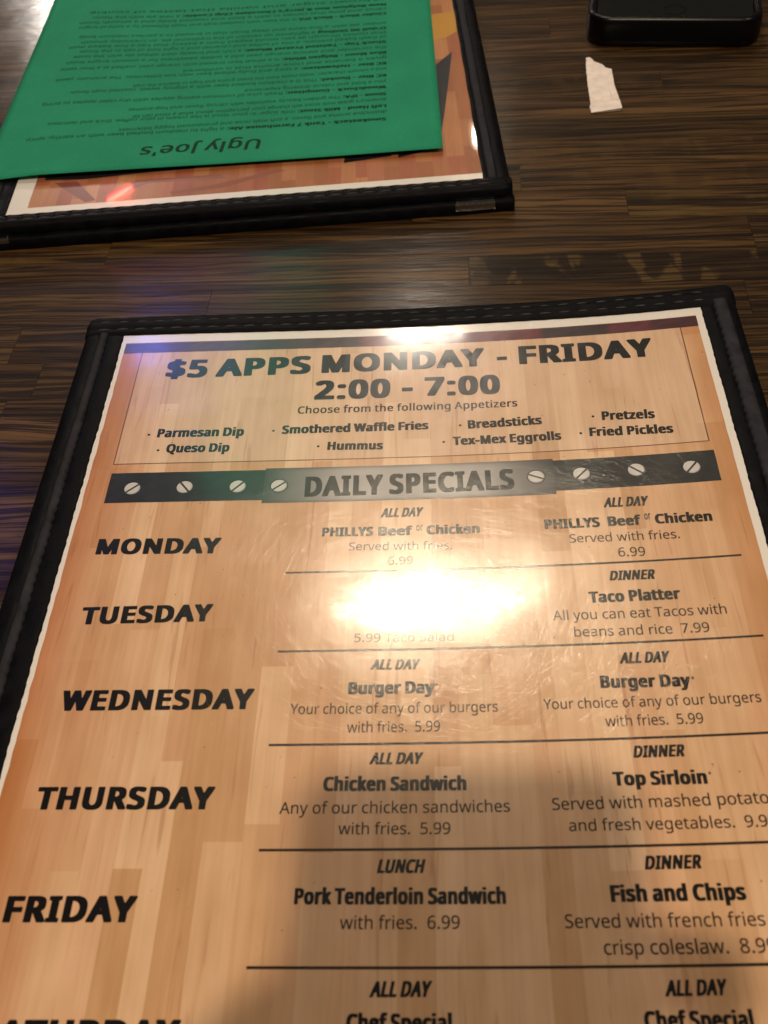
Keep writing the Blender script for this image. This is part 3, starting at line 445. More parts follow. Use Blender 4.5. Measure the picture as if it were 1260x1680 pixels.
'9': [901,[[73,-4,78,-5,177,-5,187,-2,206,-1,248,10,267,19,296,39,316,61,332,87,342,110,348,134,352,151,352,166,355,174,355,271,352,279,352,288,345,314,339,329,326,349,306,371,274,391,232,403,120,403,104,400,68,388,41,370,26,352,13,329,6,311,6,297,2,288,2,241,6,233,6,218,13,201,28,177,46,161,59,153,91,141,107,138,197,138,202,136,201,128,191,110,182,99,168,86,139,71,120,71,110,74,49,74,36,70,33,68,31,64,32,8,36,4,52,-1],[174,212,158,223,148,241,144,253,144,279,154,306,171,322,177,324,193,310,207,288,214,268,214,253,201,230,190,220]]],
':': [475,[[50,-6,55,-8,135,-8,161,2,171,13,175,25,175,47,171,59,158,72,135,79,55,79,32,72,19,59,15,47,15,25,19,13,29,2],[47,226,52,225,138,225,158,232,170,244,175,254,175,279,171,291,161,302,132,312,58,312,29,302,19,291,15,276,15,254,19,245,29,234]]],
'A': [995,[[-13,2,-8,0,98,0,111,4,118,10,158,107,162,112,165,114,230,114,236,111,272,28,277,13,284,4,297,0,403,0,416,4,420,7,420,34,417,45,360,174,356,188,299,317,272,384,268,391,262,396,249,400,149,400,136,396,129,389,-25,31,-25,7,-21,4]]],
'B': [1010,[[42,2,46,0,265,0,274,3,287,3,338,18,359,31,377,47,394,74,398,89,398,153,394,168,380,189,370,198,353,209,351,212,375,238,385,264,385,319,381,334,375,349,366,360,356,369,326,384,306,390,274,397,258,397,249,400,46,400,34,396,30,394,29,389,29,10,32,4],[172,74,170,77,171,171,181,172,191,169,207,169,233,160,243,150,253,130,253,115,246,101,237,89,220,79,207,76,181,76],[172,246,170,249,171,322,175,324,194,324,213,320,231,311,240,296,243,284,237,267,230,258,213,249,194,245]]],
'C': [985,[[185,-4,190,-5,296,-5,305,-2,325,-2,344,1,382,13,387,17,387,75,384,81,370,85,309,85,293,80,260,74,241,74,228,77,209,86,195,96,179,113,163,142,153,183,153,215,160,247,176,279,185,291,206,310,235,324,244,327,260,324,305,310,366,310,379,314,387,323,400,352,399,376,392,382,379,388,350,397,315,403,180,403,148,397,129,391,97,376,84,368,49,336,25,297,16,271,12,253,12,239,9,230,9,171,12,163,12,145,16,128,32,84,48,61,63,43,103,16,148,1,164,-2]]],
'D': [1123,[[42,2,46,0,239,0,249,3,265,3,297,9,326,18,351,30,374,44,398,66,410,80,426,109,436,142,436,156,439,165,439,241,436,249,436,261,432,276,420,308,403,332,374,359,351,373,332,382,293,393,274,397,261,397,252,400,46,400,34,396,30,394,29,389,29,10,32,4],[172,77,170,80,170,319,171,322,175,324,191,324,220,317,239,309,252,301,272,282,282,267,292,238,295,223,295,182,289,165,288,153,278,133,265,114,255,105,239,94,213,82,200,81,181,76]]],
'E': [879,[[42,2,46,0,326,0,338,4,343,7,343,66,338,72,326,76,175,76,172,77,170,80,170,168,172,171,316,172,329,176,334,182,334,235,329,242,316,245,172,246,170,249,171,322,175,324,326,324,338,327,343,334,343,389,338,396,326,400,46,400,34,396,29,392,29,10,32,4]]],
'F': [827,[[42,2,46,0,152,0,165,4,168,6,170,10,170,150,172,154,316,155,329,158,333,162,334,220,329,227,316,231,175,231,171,232,170,319,171,322,175,324,326,324,338,327,343,334,343,389,338,396,326,400,46,400,34,396,29,392,29,10,32,4]]],
'G': [1120,[[192,-4,196,-5,309,-5,318,-2,341,-2,350,1,363,1,405,10,424,16,431,23,432,218,427,225,414,228,222,228,209,225,206,222,204,218,204,163,208,157,222,153,286,153,290,151,291,81,289,78,280,74,260,71,254,74,241,74,212,86,200,94,183,110,163,142,153,180,153,218,157,236,167,262,180,283,206,307,232,321,257,327,293,321,325,310,392,310,405,314,409,317,426,355,425,376,418,382,370,397,350,400,341,400,331,403,193,403,183,400,174,400,139,391,103,376,78,360,54,338,41,323,19,279,12,250,12,236,9,227,9,171,12,163,12,145,16,128,32,87,48,64,63,46,97,22,123,10,142,4,171,-2]]],
'H': [1138,[[42,2,46,0,152,0,165,4,168,6,170,10,170,165,172,168,175,169,281,169,284,168,285,10,289,4,303,0,409,0,422,4,425,6,427,10,427,389,423,395,409,400,303,400,290,396,287,394,285,389,285,249,284,247,281,245,175,245,171,247,170,389,165,396,152,400,46,400,34,396,30,394,29,389,29,10,32,4]]],
'I': [575,[[10,2,15,0,213,0,226,4,230,7,230,54,223,61,201,67,191,67,187,69,186,72,186,325,191,332,223,339,230,346,231,389,226,396,213,400,15,400,2,396,-2,392,-2,346,5,339,40,332,45,325,45,74,40,68,5,61,-2,54,-3,10,0,4]]],
'J': [482,[[-31,-95,-26,-97,61,-97,70,-94,83,-93,102,-87,123,-78,149,-54,158,-40,165,-16,165,-2,168,7,168,389,163,396,151,399,45,399,32,396,28,392,27,19,23,4,17,-8,9,-14,-52,-15,-64,-19,-69,-25,-69,-84,-64,-87,-45,-93]]],
'K': [967,[[42,2,46,0,152,0,166,4,170,10,170,109,172,115,178,111,255,15,268,4,281,0,393,0,406,4,409,6,411,10,411,28,407,37,261,216,260,220,260,226,263,229,292,255,298,264,324,287,330,296,356,319,362,328,388,352,403,368,404,372,404,389,401,395,387,400,274,400,261,396,241,378,234,369,212,349,180,314,172,309,170,314,170,389,165,396,152,400,46,400,34,396,30,394,29,389,29,10,32,4]]],
'L': [834,[[42,2,46,0,326,0,338,4,343,7,343,66,338,72,326,76,175,76,171,77,170,389,166,395,156,399,46,400,34,396,29,392,29,10,32,4]]],
'M': [1370,[[42,2,46,0,149,0,163,4,167,10,167,86,168,93,172,89,203,13,210,4,223,0,322,1,332,4,339,10,360,63,377,98,379,89,379,10,382,4,396,0,502,0,516,4,520,10,520,389,518,394,515,396,502,400,374,400,358,394,350,384,302,270,298,255,286,232,282,217,274,205,270,209,257,238,195,392,192,395,178,400,46,400,32,395,29,389,29,10,32,4]]],
'N': [1165,[[42,2,46,0,149,0,162,4,166,7,167,165,168,172,175,166,195,139,200,130,283,13,293,4,306,0,419,0,431,4,435,6,436,10,436,389,433,395,419,400,316,400,303,396,300,394,298,389,298,235,297,228,283,244,249,293,175,396,162,400,46,400,34,396,30,394,29,389,29,10,32,4]]],
'O': [1194,[[185,-4,190,-5,286,-5,296,-2,315,-1,357,10,393,29,426,58,441,78,454,104,460,122,464,139,464,148,467,157,467,244,457,288,441,323,426,344,393,373,357,391,309,403,283,403,273,406,206,406,196,403,171,403,151,400,113,388,78,368,54,346,42,333,25,303,15,271,12,256,12,239,9,230,9,171,12,163,12,145,19,116,25,99,49,59,84,28,119,10,161,-1],[228,74,209,83,188,99,179,110,163,139,153,183,153,218,156,227,157,239,167,268,183,295,206,315,225,324,241,327,254,324,278,311,291,300,300,288,316,256,323,227,323,212,326,198,323,189,323,171,316,145,306,122,296,106,286,95,270,83,248,74]]],
'P': [947,[[42,2,46,0,152,0,165,4,170,10,171,142,175,143,239,143,274,149,293,155,319,167,335,178,351,193,365,214,372,235,375,249,375,302,368,328,359,346,336,369,306,384,265,396,245,397,236,400,46,400,34,396,30,394,29,389,29,10,32,4],[172,220,170,223,170,319,171,322,175,324,194,320,207,314,223,300,231,282,231,261,221,241,211,232,191,222,175,219]]],
'Q': [1194,[[297,-85,302,-86,431,-86,443,-83,447,-79,448,-59,447,-55,372,14,373,18,389,25,408,39,431,63,451,96,460,122,464,140,464,148,467,157,467,245,457,288,441,323,426,344,397,370,363,388,337,397,305,404,171,404,151,400,113,388,78,369,54,347,42,333,25,303,15,271,12,256,12,239,9,230,9,172,12,163,12,145,19,116,25,99,41,70,50,58,83,29,119,10,148,2,164,-2,177,-2,187,-5,216,-6,272,-65,278,-73,289,-83],[228,75,209,83,196,91,187,100,170,125,163,140,153,183,153,218,156,227,157,239,167,268,183,295,206,315,225,324,241,327,254,324,278,312,291,300,300,288,316,256,323,227,323,210,326,198,323,189,323,172,316,145,310,128,296,106,284,93,270,83,248,75]]],
'R': [971,[[42,2,46,0,152,0,165,4,168,6,170,10,170,130,172,135,176,133,248,19,261,4,274,0,387,0,399,4,403,6,404,10,404,28,397,42,341,124,311,171,313,174,338,190,362,214,371,235,375,252,375,305,371,322,359,349,350,360,340,369,303,387,265,397,249,397,239,400,46,400,34,396,30,394,29,389,29,10,32,4],[172,226,170,229,170,319,172,323,178,324,197,320,210,314,221,305,230,290,231,267,224,249,208,235,194,228,175,225]]],
'S': [869,[[99,-4,104,-5,207,-5,216,-2,232,-2,248,1,284,13,300,22,330,49,339,66,346,90,346,139,342,157,336,171,322,188,306,202,293,210,255,228,216,241,178,258,167,265,155,279,151,294,158,309,165,317,175,324,184,326,200,324,245,310,303,310,316,314,323,320,337,355,337,376,332,382,297,394,252,403,120,403,82,394,56,382,43,374,20,349,9,323,9,265,17,241,29,221,46,205,69,191,107,174,155,158,188,140,201,125,205,113,204,107,191,87,181,80,165,74,139,74,104,83,82,91,21,91,8,88,5,85,3,81,3,23,5,19,21,10,40,4,75,-2]]],
'T': [879,[[118,2,123,0,229,0,242,4,246,7,246,319,247,322,251,324,354,324,367,327,371,334,371,389,367,396,354,400,-2,400,-15,396,-19,392,-20,334,-15,327,-2,324,100,324,104,322,105,319,105,10,109,4]]],
'U': [1124,[[169,-4,174,-5,274,-5,283,-2,296,-2,312,1,347,13,363,22,383,36,400,55,412,78,423,113,423,390,418,397,405,400,302,400,290,397,285,393,285,151,278,119,268,101,252,84,229,74,219,74,200,83,185,96,173,116,166,139,165,393,161,397,148,400,43,400,30,397,26,393,25,122,32,90,42,66,54,49,83,23,100,13,116,7,148,-1]]],
'W': [1403,[[100,2,105,0,211,0,225,4,231,13,237,31,258,101,278,160,282,159,285,150,287,142,321,42,328,13,334,4,349,0,454,0,469,4,475,13,476,22,481,34,518,165,523,177,531,209,536,220,543,252,548,264,556,296,574,352,578,366,578,389,576,394,573,396,560,400,454,400,438,394,434,389,401,264,397,255,383,290,382,299,373,319,353,387,345,396,332,400,223,400,209,395,206,392,205,384,190,343,167,264,162,260,158,270,134,360,129,372,125,392,122,395,108,400,-1,400,-15,395,-19,389,-18,369,-9,334,-3,322,4,290,9,279,20,235,25,223,33,191,38,179,49,136,54,124,62,92,67,80,78,37,88,7,92,4]]],
'Y': [893,[[122,2,127,0,230,0,242,4,246,7,248,147,253,153,381,369,382,389,377,396,364,400,255,400,242,396,235,389,189,308,178,295,148,343,121,392,117,396,104,400,-8,400,-21,396,-25,392,-25,369,109,144,109,10,113,4]]],
'a': [886,[[93,-4,98,-5,188,-5,217,1,316,1,329,4,333,8,334,233,330,250,320,271,303,290,291,298,255,309,236,313,124,313,92,306,63,298,40,289,36,285,36,256,46,233,53,226,66,223,127,223,172,237,178,234,189,224,195,204,195,201,191,199,143,199,133,196,117,196,85,190,66,184,37,170,15,149,4,131,0,113,0,72,4,55,14,34,31,18,44,10,76,-1],[156,74,149,81,145,90,145,99,149,107,156,117,172,126,188,129,194,128,192,113,182,93,167,78]]],
'c': [772,[[137,-4,142,-5,238,-5,248,-2,264,-1,302,10,309,17,310,75,307,81,292,85,235,85,203,74,190,74,180,80,163,96,154,116,146,148,150,177,157,201,164,213,183,231,190,234,199,234,219,228,283,228,296,232,300,236,313,265,313,291,308,298,283,306,251,313,135,313,116,309,87,301,74,295,61,287,39,266,28,253,16,230,5,183,5,125,8,116,8,104,12,90,16,78,22,64,33,48,45,33,63,20,81,10,119,-1]]],
'd': [961,[[127,-4,132,-5,219,-5,248,1,344,1,357,4,361,8,361,414,357,420,344,424,241,424,228,420,223,414,223,317,222,314,119,313,87,304,68,295,55,287,39,272,22,247,16,233,9,209,8,192,5,183,5,125,8,116,8,101,16,75,25,55,42,33,51,26,81,7,110,-1],[183,74,173,81,166,90,160,99,154,113,146,145,146,160,157,201,174,228,187,234,191,233,204,221,213,206,220,186,220,171,223,163,223,136,216,107,207,90,199,81,190,74]]],
'e': [890,[[143,-4,148,-5,248,-5,257,-2,273,-2,312,7,334,16,338,20,339,78,334,85,321,88,264,88,222,74,203,71,187,77,172,87,163,99,153,119,152,128,154,129,334,129,347,133,351,136,352,206,345,236,332,259,323,271,300,291,283,301,238,313,126,312,94,304,63,288,36,263,22,241,12,218,8,201,8,189,5,180,5,125,8,116,8,104,16,81,33,51,63,23,94,7,126,-1],[158,200,157,204,160,212,166,221,177,231,183,234,190,231,197,221,205,204,205,201,203,199]]],
'f': [582,[[50,2,55,0,158,0,171,4,175,7,175,235,176,238,180,239,235,239,248,243,252,249,252,299,251,303,248,306,235,309,177,310,175,314,179,328,186,343,190,347,251,347,264,351,268,354,281,387,281,410,270,417,225,426,135,426,116,422,87,414,60,395,45,372,37,346,36,308,29,304,-6,294,-16,287,-17,249,-16,245,-12,243,1,239,33,239,36,238,37,235,37,10,41,4]]],
'g': [961,[[124,-121,129,-122,231,-122,241,-119,254,-119,270,-116,289,-110,316,-97,337,-78,351,-56,361,-21,361,299,357,306,344,310,241,310,231,312,116,312,84,303,55,286,32,261,19,238,12,221,8,203,8,191,5,183,5,127,8,119,8,104,12,86,19,69,36,42,61,19,71,13,100,1,116,-3,129,-3,138,-5,215,-5,219,-7,207,-27,191,-42,180,-46,167,-46,148,-43,106,-29,49,-29,36,-32,33,-35,31,-39,31,-94,34,-100,39,-104,68,-113,100,-119],[183,74,166,89,160,98,154,113,146,145,146,162,154,194,160,209,174,228,187,234,193,231,206,219,216,200,223,168,223,133,220,124,220,113,210,92,201,81,190,74]]],
'h': [966,[[35,2,40,0,146,0,158,4,163,7,163,177,170,203,180,220,191,231,200,236,203,236,208,232,220,217,227,194,228,7,232,4,245,0,348,0,361,4,365,7,365,229,358,255,348,274,327,293,306,303,287,309,271,312,165,313,163,317,163,413,160,419,149,422,40,423,27,419,23,416,22,10,26,4]]],
'i': [461,[[31,2,36,0,148,0,161,5,163,296,161,300,148,304,36,304,22,299,21,8,23,4],[50,339,55,338,129,338,151,345,161,354,165,361,165,392,158,402,145,408,132,412,52,412,39,408,31,404,22,395,18,383,18,367,22,355,26,350,42,342]]],
'k': [848,[[35,2,40,0,142,0,155,4,160,10,160,57,162,62,168,58,210,6,223,1,341,0,354,4,358,7,358,31,245,167,242,174,266,197,272,206,327,255,333,264,348,277,349,282,349,302,345,306,332,309,216,309,203,303,186,287,179,279,165,266,162,265,160,270,160,413,157,419,146,422,40,423,27,419,23,416,22,10,26,4]]],
'l': [461,[[35,2,40,0,146,0,158,4,163,7,163,413,160,419,149,422,40,423,27,419,23,416,22,10,26,4]]],
'm': [1410,[[35,2,40,0,146,0,158,4,163,7,163,179,170,206,180,223,191,233,195,232,204,223,211,209,215,191,215,10,218,4,232,0,335,0,348,4,352,7,353,177,360,206,366,217,375,229,386,233,394,226,400,214,404,200,405,7,409,4,422,0,524,0,537,4,542,10,542,238,535,261,528,273,516,287,502,297,482,306,457,312,438,312,428,315,364,315,354,312,338,312,303,302,268,312,245,312,235,315,174,315,142,309,40,309,27,306,22,299,22,10,26,4]]],
'n': [966,[[35,2,40,0,146,0,158,4,163,7,163,177,170,203,180,220,191,231,200,236,203,236,208,232,220,217,227,194,228,7,232,4,245,0,348,0,361,4,364,6,365,10,365,229,358,255,349,273,325,295,309,303,290,309,274,312,255,312,245,315,181,315,171,312,155,312,146,309,40,309,27,306,24,303,22,299,22,10,26,4]]],
'o': [947,[[140,-4,145,-5,235,-5,270,1,296,10,313,20,333,34,348,52,364,81,374,128,374,183,371,192,371,204,367,218,354,247,339,268,318,286,283,304,248,313,132,313,116,309,87,301,61,287,36,263,19,236,9,206,8,192,5,183,5,128,8,119,9,104,19,75,36,48,63,23,100,4,122,-1],[187,74,174,83,160,101,150,131,150,139,146,148,146,163,150,171,150,183,157,201,166,218,182,233,190,236,201,230,211,221,223,201,230,180,230,171,233,163,233,148,226,116,213,93,204,81,193,74]]],
'p': [961,[[35,-121,40,-122,146,-122,158,-119,163,-112,163,-10,165,-5,248,-5,293,4,322,18,349,43,358,54,371,84,378,116,378,194,371,226,358,256,340,279,319,294,300,303,268,312,152,312,142,310,40,310,27,306,23,302,22,-112,26,-118],[197,74,181,88,170,107,163,133,163,180,177,218,192,232,200,234,205,232,216,222,230,197,237,171,237,142,227,107,217,89,203,76]]],
'r': [679,[[35,2,40,0,146,0,158,4,162,6,163,10,163,174,170,194,186,217,194,224,210,233,264,233,277,237,280,240,285,258,285,270,288,279,288,302,285,308,271,312,251,312,242,315,178,315,146,309,40,309,27,306,24,303,22,299,22,10,26,4]]],
's': [771,[[86,-4,91,-5,191,-5,200,-2,216,-1,248,7,268,16,281,24,298,43,304,55,308,69,308,119,304,131,297,143,279,160,258,172,223,187,184,200,159,211,148,218,144,227,148,233,159,239,171,236,207,225,268,225,281,229,288,236,301,265,301,288,293,295,258,306,223,313,101,313,62,304,37,292,19,276,10,265,3,241,3,204,7,189,14,176,40,153,85,133,123,120,149,108,160,101,166,93,166,84,155,74,149,71,136,71,120,74,82,88,21,88,8,85,5,82,3,78,3,23,5,19,21,10,50,1,66,-2]]],
't': [606,[[112,-4,117,-5,203,-5,213,-2,226,-1,245,4,255,11,256,64,255,68,251,70,238,74,178,75,170,84,166,96,167,239,171,240,235,240,249,244,253,250,253,300,248,306,235,310,168,311,166,314,166,361,161,368,149,371,65,371,52,368,45,361,37,335,27,310,-2,296,-9,295,-16,288,-17,250,-12,244,1,240,20,240,24,239,25,236,25,87,28,78,28,61,32,46,39,34,56,16,78,4,97,-1]]],
'u': [966,[[121,-4,126,-5,216,-5,245,1,344,1,357,4,361,8,362,300,357,306,344,310,242,310,229,306,225,303,224,136,220,119,207,90,195,78,184,74,176,78,167,90,160,110,159,303,155,306,142,310,36,310,24,306,19,303,19,87,26,55,36,36,62,13,75,7,104,-1]]],
'w': [1201,[[77,2,82,1,191,1,204,4,211,11,227,55,228,63,239,88,243,84,246,75,248,66,267,11,274,4,287,1,399,1,413,5,419,17,424,37,436,69,440,90,452,122,456,142,461,154,472,195,484,227,488,247,500,279,500,300,499,304,496,306,483,310,377,310,364,306,357,297,338,234,334,238,328,256,314,302,309,306,297,310,188,310,175,306,167,300,147,238,143,234,129,276,124,297,117,306,104,310,-2,310,-16,305,-19,300,-19,279,-3,224,9,192,13,171,18,160,23,139,28,127,33,107,38,95,42,75,47,63,52,43,65,8,69,4]]],
'x': [841,[[-3,2,2,0,118,1,131,6,163,49,169,53,203,10,211,4,220,1,333,0,347,4,350,10,350,28,346,37,252,156,252,159,258,168,343,276,344,299,342,303,339,306,326,309,214,309,204,306,200,302,169,262,166,263,139,299,131,306,121,309,9,309,-6,305,-9,299,-9,282,-5,273,83,159,83,156,70,139,-15,31,-15,7,-11,4]]],
'y': [814,[[14,-121,18,-122,111,-122,131,-119,163,-107,196,-77,218,-39,231,-10,264,75,276,98,300,159,311,183,316,197,350,276,350,299,346,306,333,310,224,310,211,306,207,302,166,197,162,197,141,250,130,273,125,288,119,302,115,306,102,310,-7,310,-20,306,-24,302,-25,282,-21,270,0,226,91,19,87,5,71,-27,52,-45,47,-46,-1,-46,-14,-50,-18,-54,-18,-112,-14,-116,-4,-119]]],
'z': [758,[[9,2,14,0,290,0,303,4,306,6,308,10,308,60,303,67,290,70,174,70,169,72,180,89,300,244,301,299,298,305,283,309,24,309,11,306,8,303,6,299,6,249,11,243,24,239,126,239,132,238,130,232,118,214,-3,60,-4,10,0,4]]]},
'K': {
' ': [364,[]],
'$': [947,[[143,-27,148,-29,232,-29,245,-25,249,-22,249,-19,250,27,257,31,289,38,323,53,345,73,355,87,358,99,358,165,348,185,322,209,289,223,257,233,251,236,249,240,249,280,251,283,254,284,264,281,315,281,328,285,331,287,335,294,346,323,345,355,341,358,302,370,273,376,251,377,249,381,249,415,245,419,232,422,148,422,135,419,131,415,131,412,130,378,113,373,103,373,84,367,54,352,41,340,32,329,25,314,25,306,22,297,22,254,29,228,39,213,54,200,75,187,103,176,129,168,131,165,131,119,129,116,119,115,94,123,39,123,26,120,23,117,22,113,22,50,30,44,55,35,87,29,103,29,113,26,129,25,131,21,131,-22,135,-25]]],
'-': [597,[[22,117,27,115,210,115,223,119,227,122,227,125,227,188,223,192,210,196,27,196,14,192,10,188,9,185,9,125,13,119]]],
'0': [947,[[143,-3,147,-5,231,-5,240,-2,253,-1,289,10,301,18,326,40,334,51,347,77,357,109,358,120,361,129,361,146,364,155,364,244,361,252,361,270,358,278,357,290,344,327,331,350,324,360,298,383,269,397,247,403,224,403,215,406,160,406,151,403,128,403,99,394,76,382,54,363,37,339,25,304,24,295,21,287,21,278,18,270,18,249,14,241,14,163,18,155,18,135,21,126,21,117,24,109,24,103,34,74,50,45,62,31,72,23,86,13,106,4],[186,82,172,94,163,112,153,143,152,158,149,166,149,235,152,244,152,252,155,261,156,270,166,295,178,313,186,319,189,319,197,316,206,304,216,287,222,270,223,261,226,252,226,241,229,232,229,166,226,158,226,149,223,140,222,132,213,106,197,86,192,82]]],
'2': [947,[[27,2,31,0,346,0,359,4,363,7,363,71,363,73,359,77,346,81,205,81,199,82,200,85,221,104,230,109,261,137,267,145,294,170,318,197,327,211,340,237,344,252,344,263,347,272,347,303,344,312,344,329,331,355,323,365,311,377,298,385,278,393,243,402,230,402,221,405,147,405,137,402,118,402,86,393,47,376,21,358,21,326,41,302,47,297,60,293,118,294,128,297,153,313,173,321,179,322,189,319,200,309,209,292,209,275,206,263,196,246,182,227,168,211,94,145,88,137,14,71,14,10,17,5]]],
'5': [947,[[115,-3,120,-5,213,-5,223,-2,239,-1,280,10,300,19,312,27,335,47,349,68,355,86,356,94,359,103,359,166,352,192,337,215,312,236,290,247,261,256,252,257,242,260,171,260,168,260,167,264,167,270,170,278,170,304,175,319,312,320,327,324,330,330,330,390,329,393,325,397,312,400,65,400,53,397,48,393,48,384,45,376,45,347,41,339,41,313,38,304,38,275,35,267,35,241,32,232,32,198,40,191,53,183,72,176,133,176,162,182,184,178,198,172,213,159,220,146,224,135,224,126,220,114,210,96,194,85,171,76,162,76,152,79,142,79,94,96,40,96,27,92,23,89,22,25,25,20,37,13,62,4,94,-2,110,-2]]],
'7': [947,[[76,2,80,0,183,0,196,4,203,10,239,79,240,85,251,105,253,111,280,163,282,168,296,194,298,200,309,220,323,252,338,277,352,309,364,329,364,390,364,392,360,396,347,400,29,400,16,396,12,392,11,329,12,326,16,323,29,319,202,319,208,318,197,292,179,260,178,254,160,223,158,217,141,186,139,180,64,36,64,7,68,4]]],
':': [521,[[56,-5,61,-6,147,-6,164,0,176,12,180,23,181,47,177,60,160,76,147,80,61,80,48,76,31,60,27,47,27,29,32,12,47,-2],[53,226,58,225,151,225,160,228,176,244,180,254,181,279,177,291,164,304,144,311,64,311,45,304,31,291,27,276,27,257,32,244,45,231]]],
'A': [1041,[[0,2,4,0,104,0,118,5,124,10,164,105,168,111,171,112,242,112,246,111,249,108,262,79,267,65,285,28,289,13,296,4,309,0,409,0,422,4,426,7,426,39,422,51,389,125,384,140,366,177,362,191,328,266,323,280,305,318,301,332,289,355,278,384,274,391,268,396,255,400,162,400,149,396,142,390,-12,36,-12,7,-8,4],[203,194,202,197,205,203,207,205,210,204,214,197,214,194,210,193]]],
'C': [1031,[[197,-3,202,-5,302,-5,311,-2,331,-2,340,1,350,2,388,13,393,17,393,80,390,86,376,90,321,90,305,85,273,79,247,79,234,82,215,91,201,100,185,117,169,146,163,166,162,178,159,186,159,212,162,221,162,229,166,244,172,258,189,285,215,308,241,319,254,323,273,319,318,305,372,305,386,310,393,318,394,324,405,344,406,373,405,376,399,382,385,388,356,397,340,400,331,400,321,403,193,403,161,397,141,391,109,377,96,369,61,337,54,327,38,298,28,272,27,264,24,255,24,241,21,232,21,169,24,160,24,143,27,135,28,126,44,83,60,60,76,43,95,28,116,16,161,2,177,-2,193,-2]]],
'D': [1168,[[54,2,59,0,245,0,255,3,271,3,280,6,287,6,332,18,357,30,380,43,405,67,416,79,432,108,442,142,442,154,445,163,445,243,442,252,442,263,438,277,426,309,409,333,378,361,357,373,338,382,299,393,290,394,280,397,267,397,258,400,59,400,46,396,43,394,41,390,41,10,45,5],[178,82,176,85,176,315,177,318,181,319,203,319,232,313,251,304,264,296,284,277,294,263,304,237,304,229,307,220,307,186,302,168,300,157,292,142,291,137,277,118,267,109,251,99,226,87,213,86,194,81]]],
'E': [925,[[54,2,59,0,332,0,344,4,349,7,349,71,349,73,344,77,332,81,181,81,178,82,176,85,176,165,178,169,322,170,335,173,339,177,340,180,340,237,339,240,335,244,322,247,178,248,176,252,177,318,181,319,332,319,344,323,349,326,349,329,349,390,349,392,344,396,332,400,59,400,46,396,42,392,41,10,45,5]]],
'F': [873,[[54,2,59,0,158,0,171,4,174,6,176,10,176,148,178,152,322,152,335,156,339,160,340,223,339,226,335,229,322,233,181,233,177,234,176,315,177,318,181,319,332,319,344,323,349,326,349,329,349,390,349,392,344,396,332,400,59,400,46,396,42,392,41,10,45,5]]],
'H': [1184,[[54,2,59,0,158,0,171,4,175,7,176,163,178,166,181,167,293,167,297,165,298,10,301,5,316,0,415,0,428,4,431,6,433,10,433,390,429,395,415,400,316,400,303,396,299,394,298,390,298,252,297,249,293,247,181,247,177,249,176,390,175,392,171,396,158,400,59,400,46,396,43,394,41,390,41,10,45,5]]],
'I': [621,[[22,2,27,0,219,0,232,4,236,7,236,59,229,66,207,71,197,72,193,73,192,76,192,321,193,323,197,327,229,334,236,341,237,390,236,392,232,396,219,400,27,400,14,396,10,392,10,341,17,334,53,327,57,323,57,321,57,79,57,76,53,73,17,66,10,59,9,10,13,5]]],
'L': [880,[[54,2,59,0,332,0,344,4,349,7,349,71,349,73,344,77,332,81,181,81,177,82,176,390,172,395,162,399,59,400,46,396,42,392,41,10,45,5]]],
'M': [1416,[[54,2,59,0,155,0,169,5,173,10,173,99,174,108,185,88,189,73,195,65,215,13,222,4,235,0,325,0,338,4,345,10,366,62,377,85,382,99,389,111,391,102,391,10,394,5,409,0,508,0,522,5,526,10,526,390,524,394,521,396,508,400,386,400,373,396,370,394,363,384,352,355,340,332,336,318,315,272,310,257,299,234,294,220,288,206,283,200,279,203,275,217,263,240,259,254,254,263,249,277,244,286,239,300,234,309,201,392,198,395,184,400,59,400,45,395,41,390,41,10,45,5]]],
'N': [1210,[[54,2,59,0,155,0,168,4,172,7,173,171,174,178,181,172,207,137,212,128,236,96,241,88,295,13,305,5,319,0,425,0,437,4,441,6,442,10,442,390,439,395,425,400,328,400,316,396,311,392,311,229,309,222,303,227,289,246,284,254,182,395,168,400,59,400,46,396,43,394,41,390,41,10,45,5]]],
'O': [1240,[[197,-3,202,-5,292,-5,302,-2,321,-1,363,10,388,22,399,28,432,57,447,77,460,103,466,120,467,129,470,137,470,146,473,155,473,247,463,290,447,324,432,344,399,373,388,380,363,391,315,403,289,403,279,406,218,406,209,403,183,403,173,400,164,400,125,388,112,382,90,369,66,347,55,334,38,304,27,272,27,267,24,258,24,241,21,232,21,169,24,160,24,143,27,135,27,129,38,97,54,68,61,59,96,27,132,10,173,-1,193,-2],[234,79,215,88,204,94,194,103,185,114,169,143,159,186,159,215,162,224,163,235,172,264,189,291,212,311,241,322,254,323,266,319,290,307,303,295,312,284,328,252,335,224,335,209,339,201,335,192,335,175,328,149,319,126,308,110,299,100,284,89,270,82,257,79]]],
'P': [993,[[54,2,59,0,158,0,171,4,175,7,176,10,177,140,181,141,245,141,255,144,264,144,280,147,299,153,325,165,341,175,358,191,371,211,377,229,378,237,381,246,381,303,374,329,365,346,352,361,341,370,312,385,283,393,267,397,251,397,242,400,59,400,46,396,42,392,41,10,45,5],[178,222,176,226,176,315,178,318,187,319,197,316,206,316,219,310,234,298,239,289,243,280,243,263,233,243,222,234,203,225,187,221]]],
'R': [1017,[[54,2,59,0,158,0,171,4,174,6,176,10,176,137,178,143,188,131,196,117,211,96,218,82,243,48,260,19,267,9,274,4,287,0,393,0,405,4,409,7,409,36,393,62,382,76,358,114,327,157,319,171,344,187,356,197,367,210,374,223,381,249,381,306,378,315,377,323,365,349,356,361,344,370,335,376,299,390,271,397,255,397,245,400,59,400,46,396,42,392,41,10,45,5],[178,228,176,231,176,315,177,318,181,319,190,319,200,316,210,316,224,309,236,298,243,283,243,266,236,252,219,236,206,231,197,230,187,227]]],
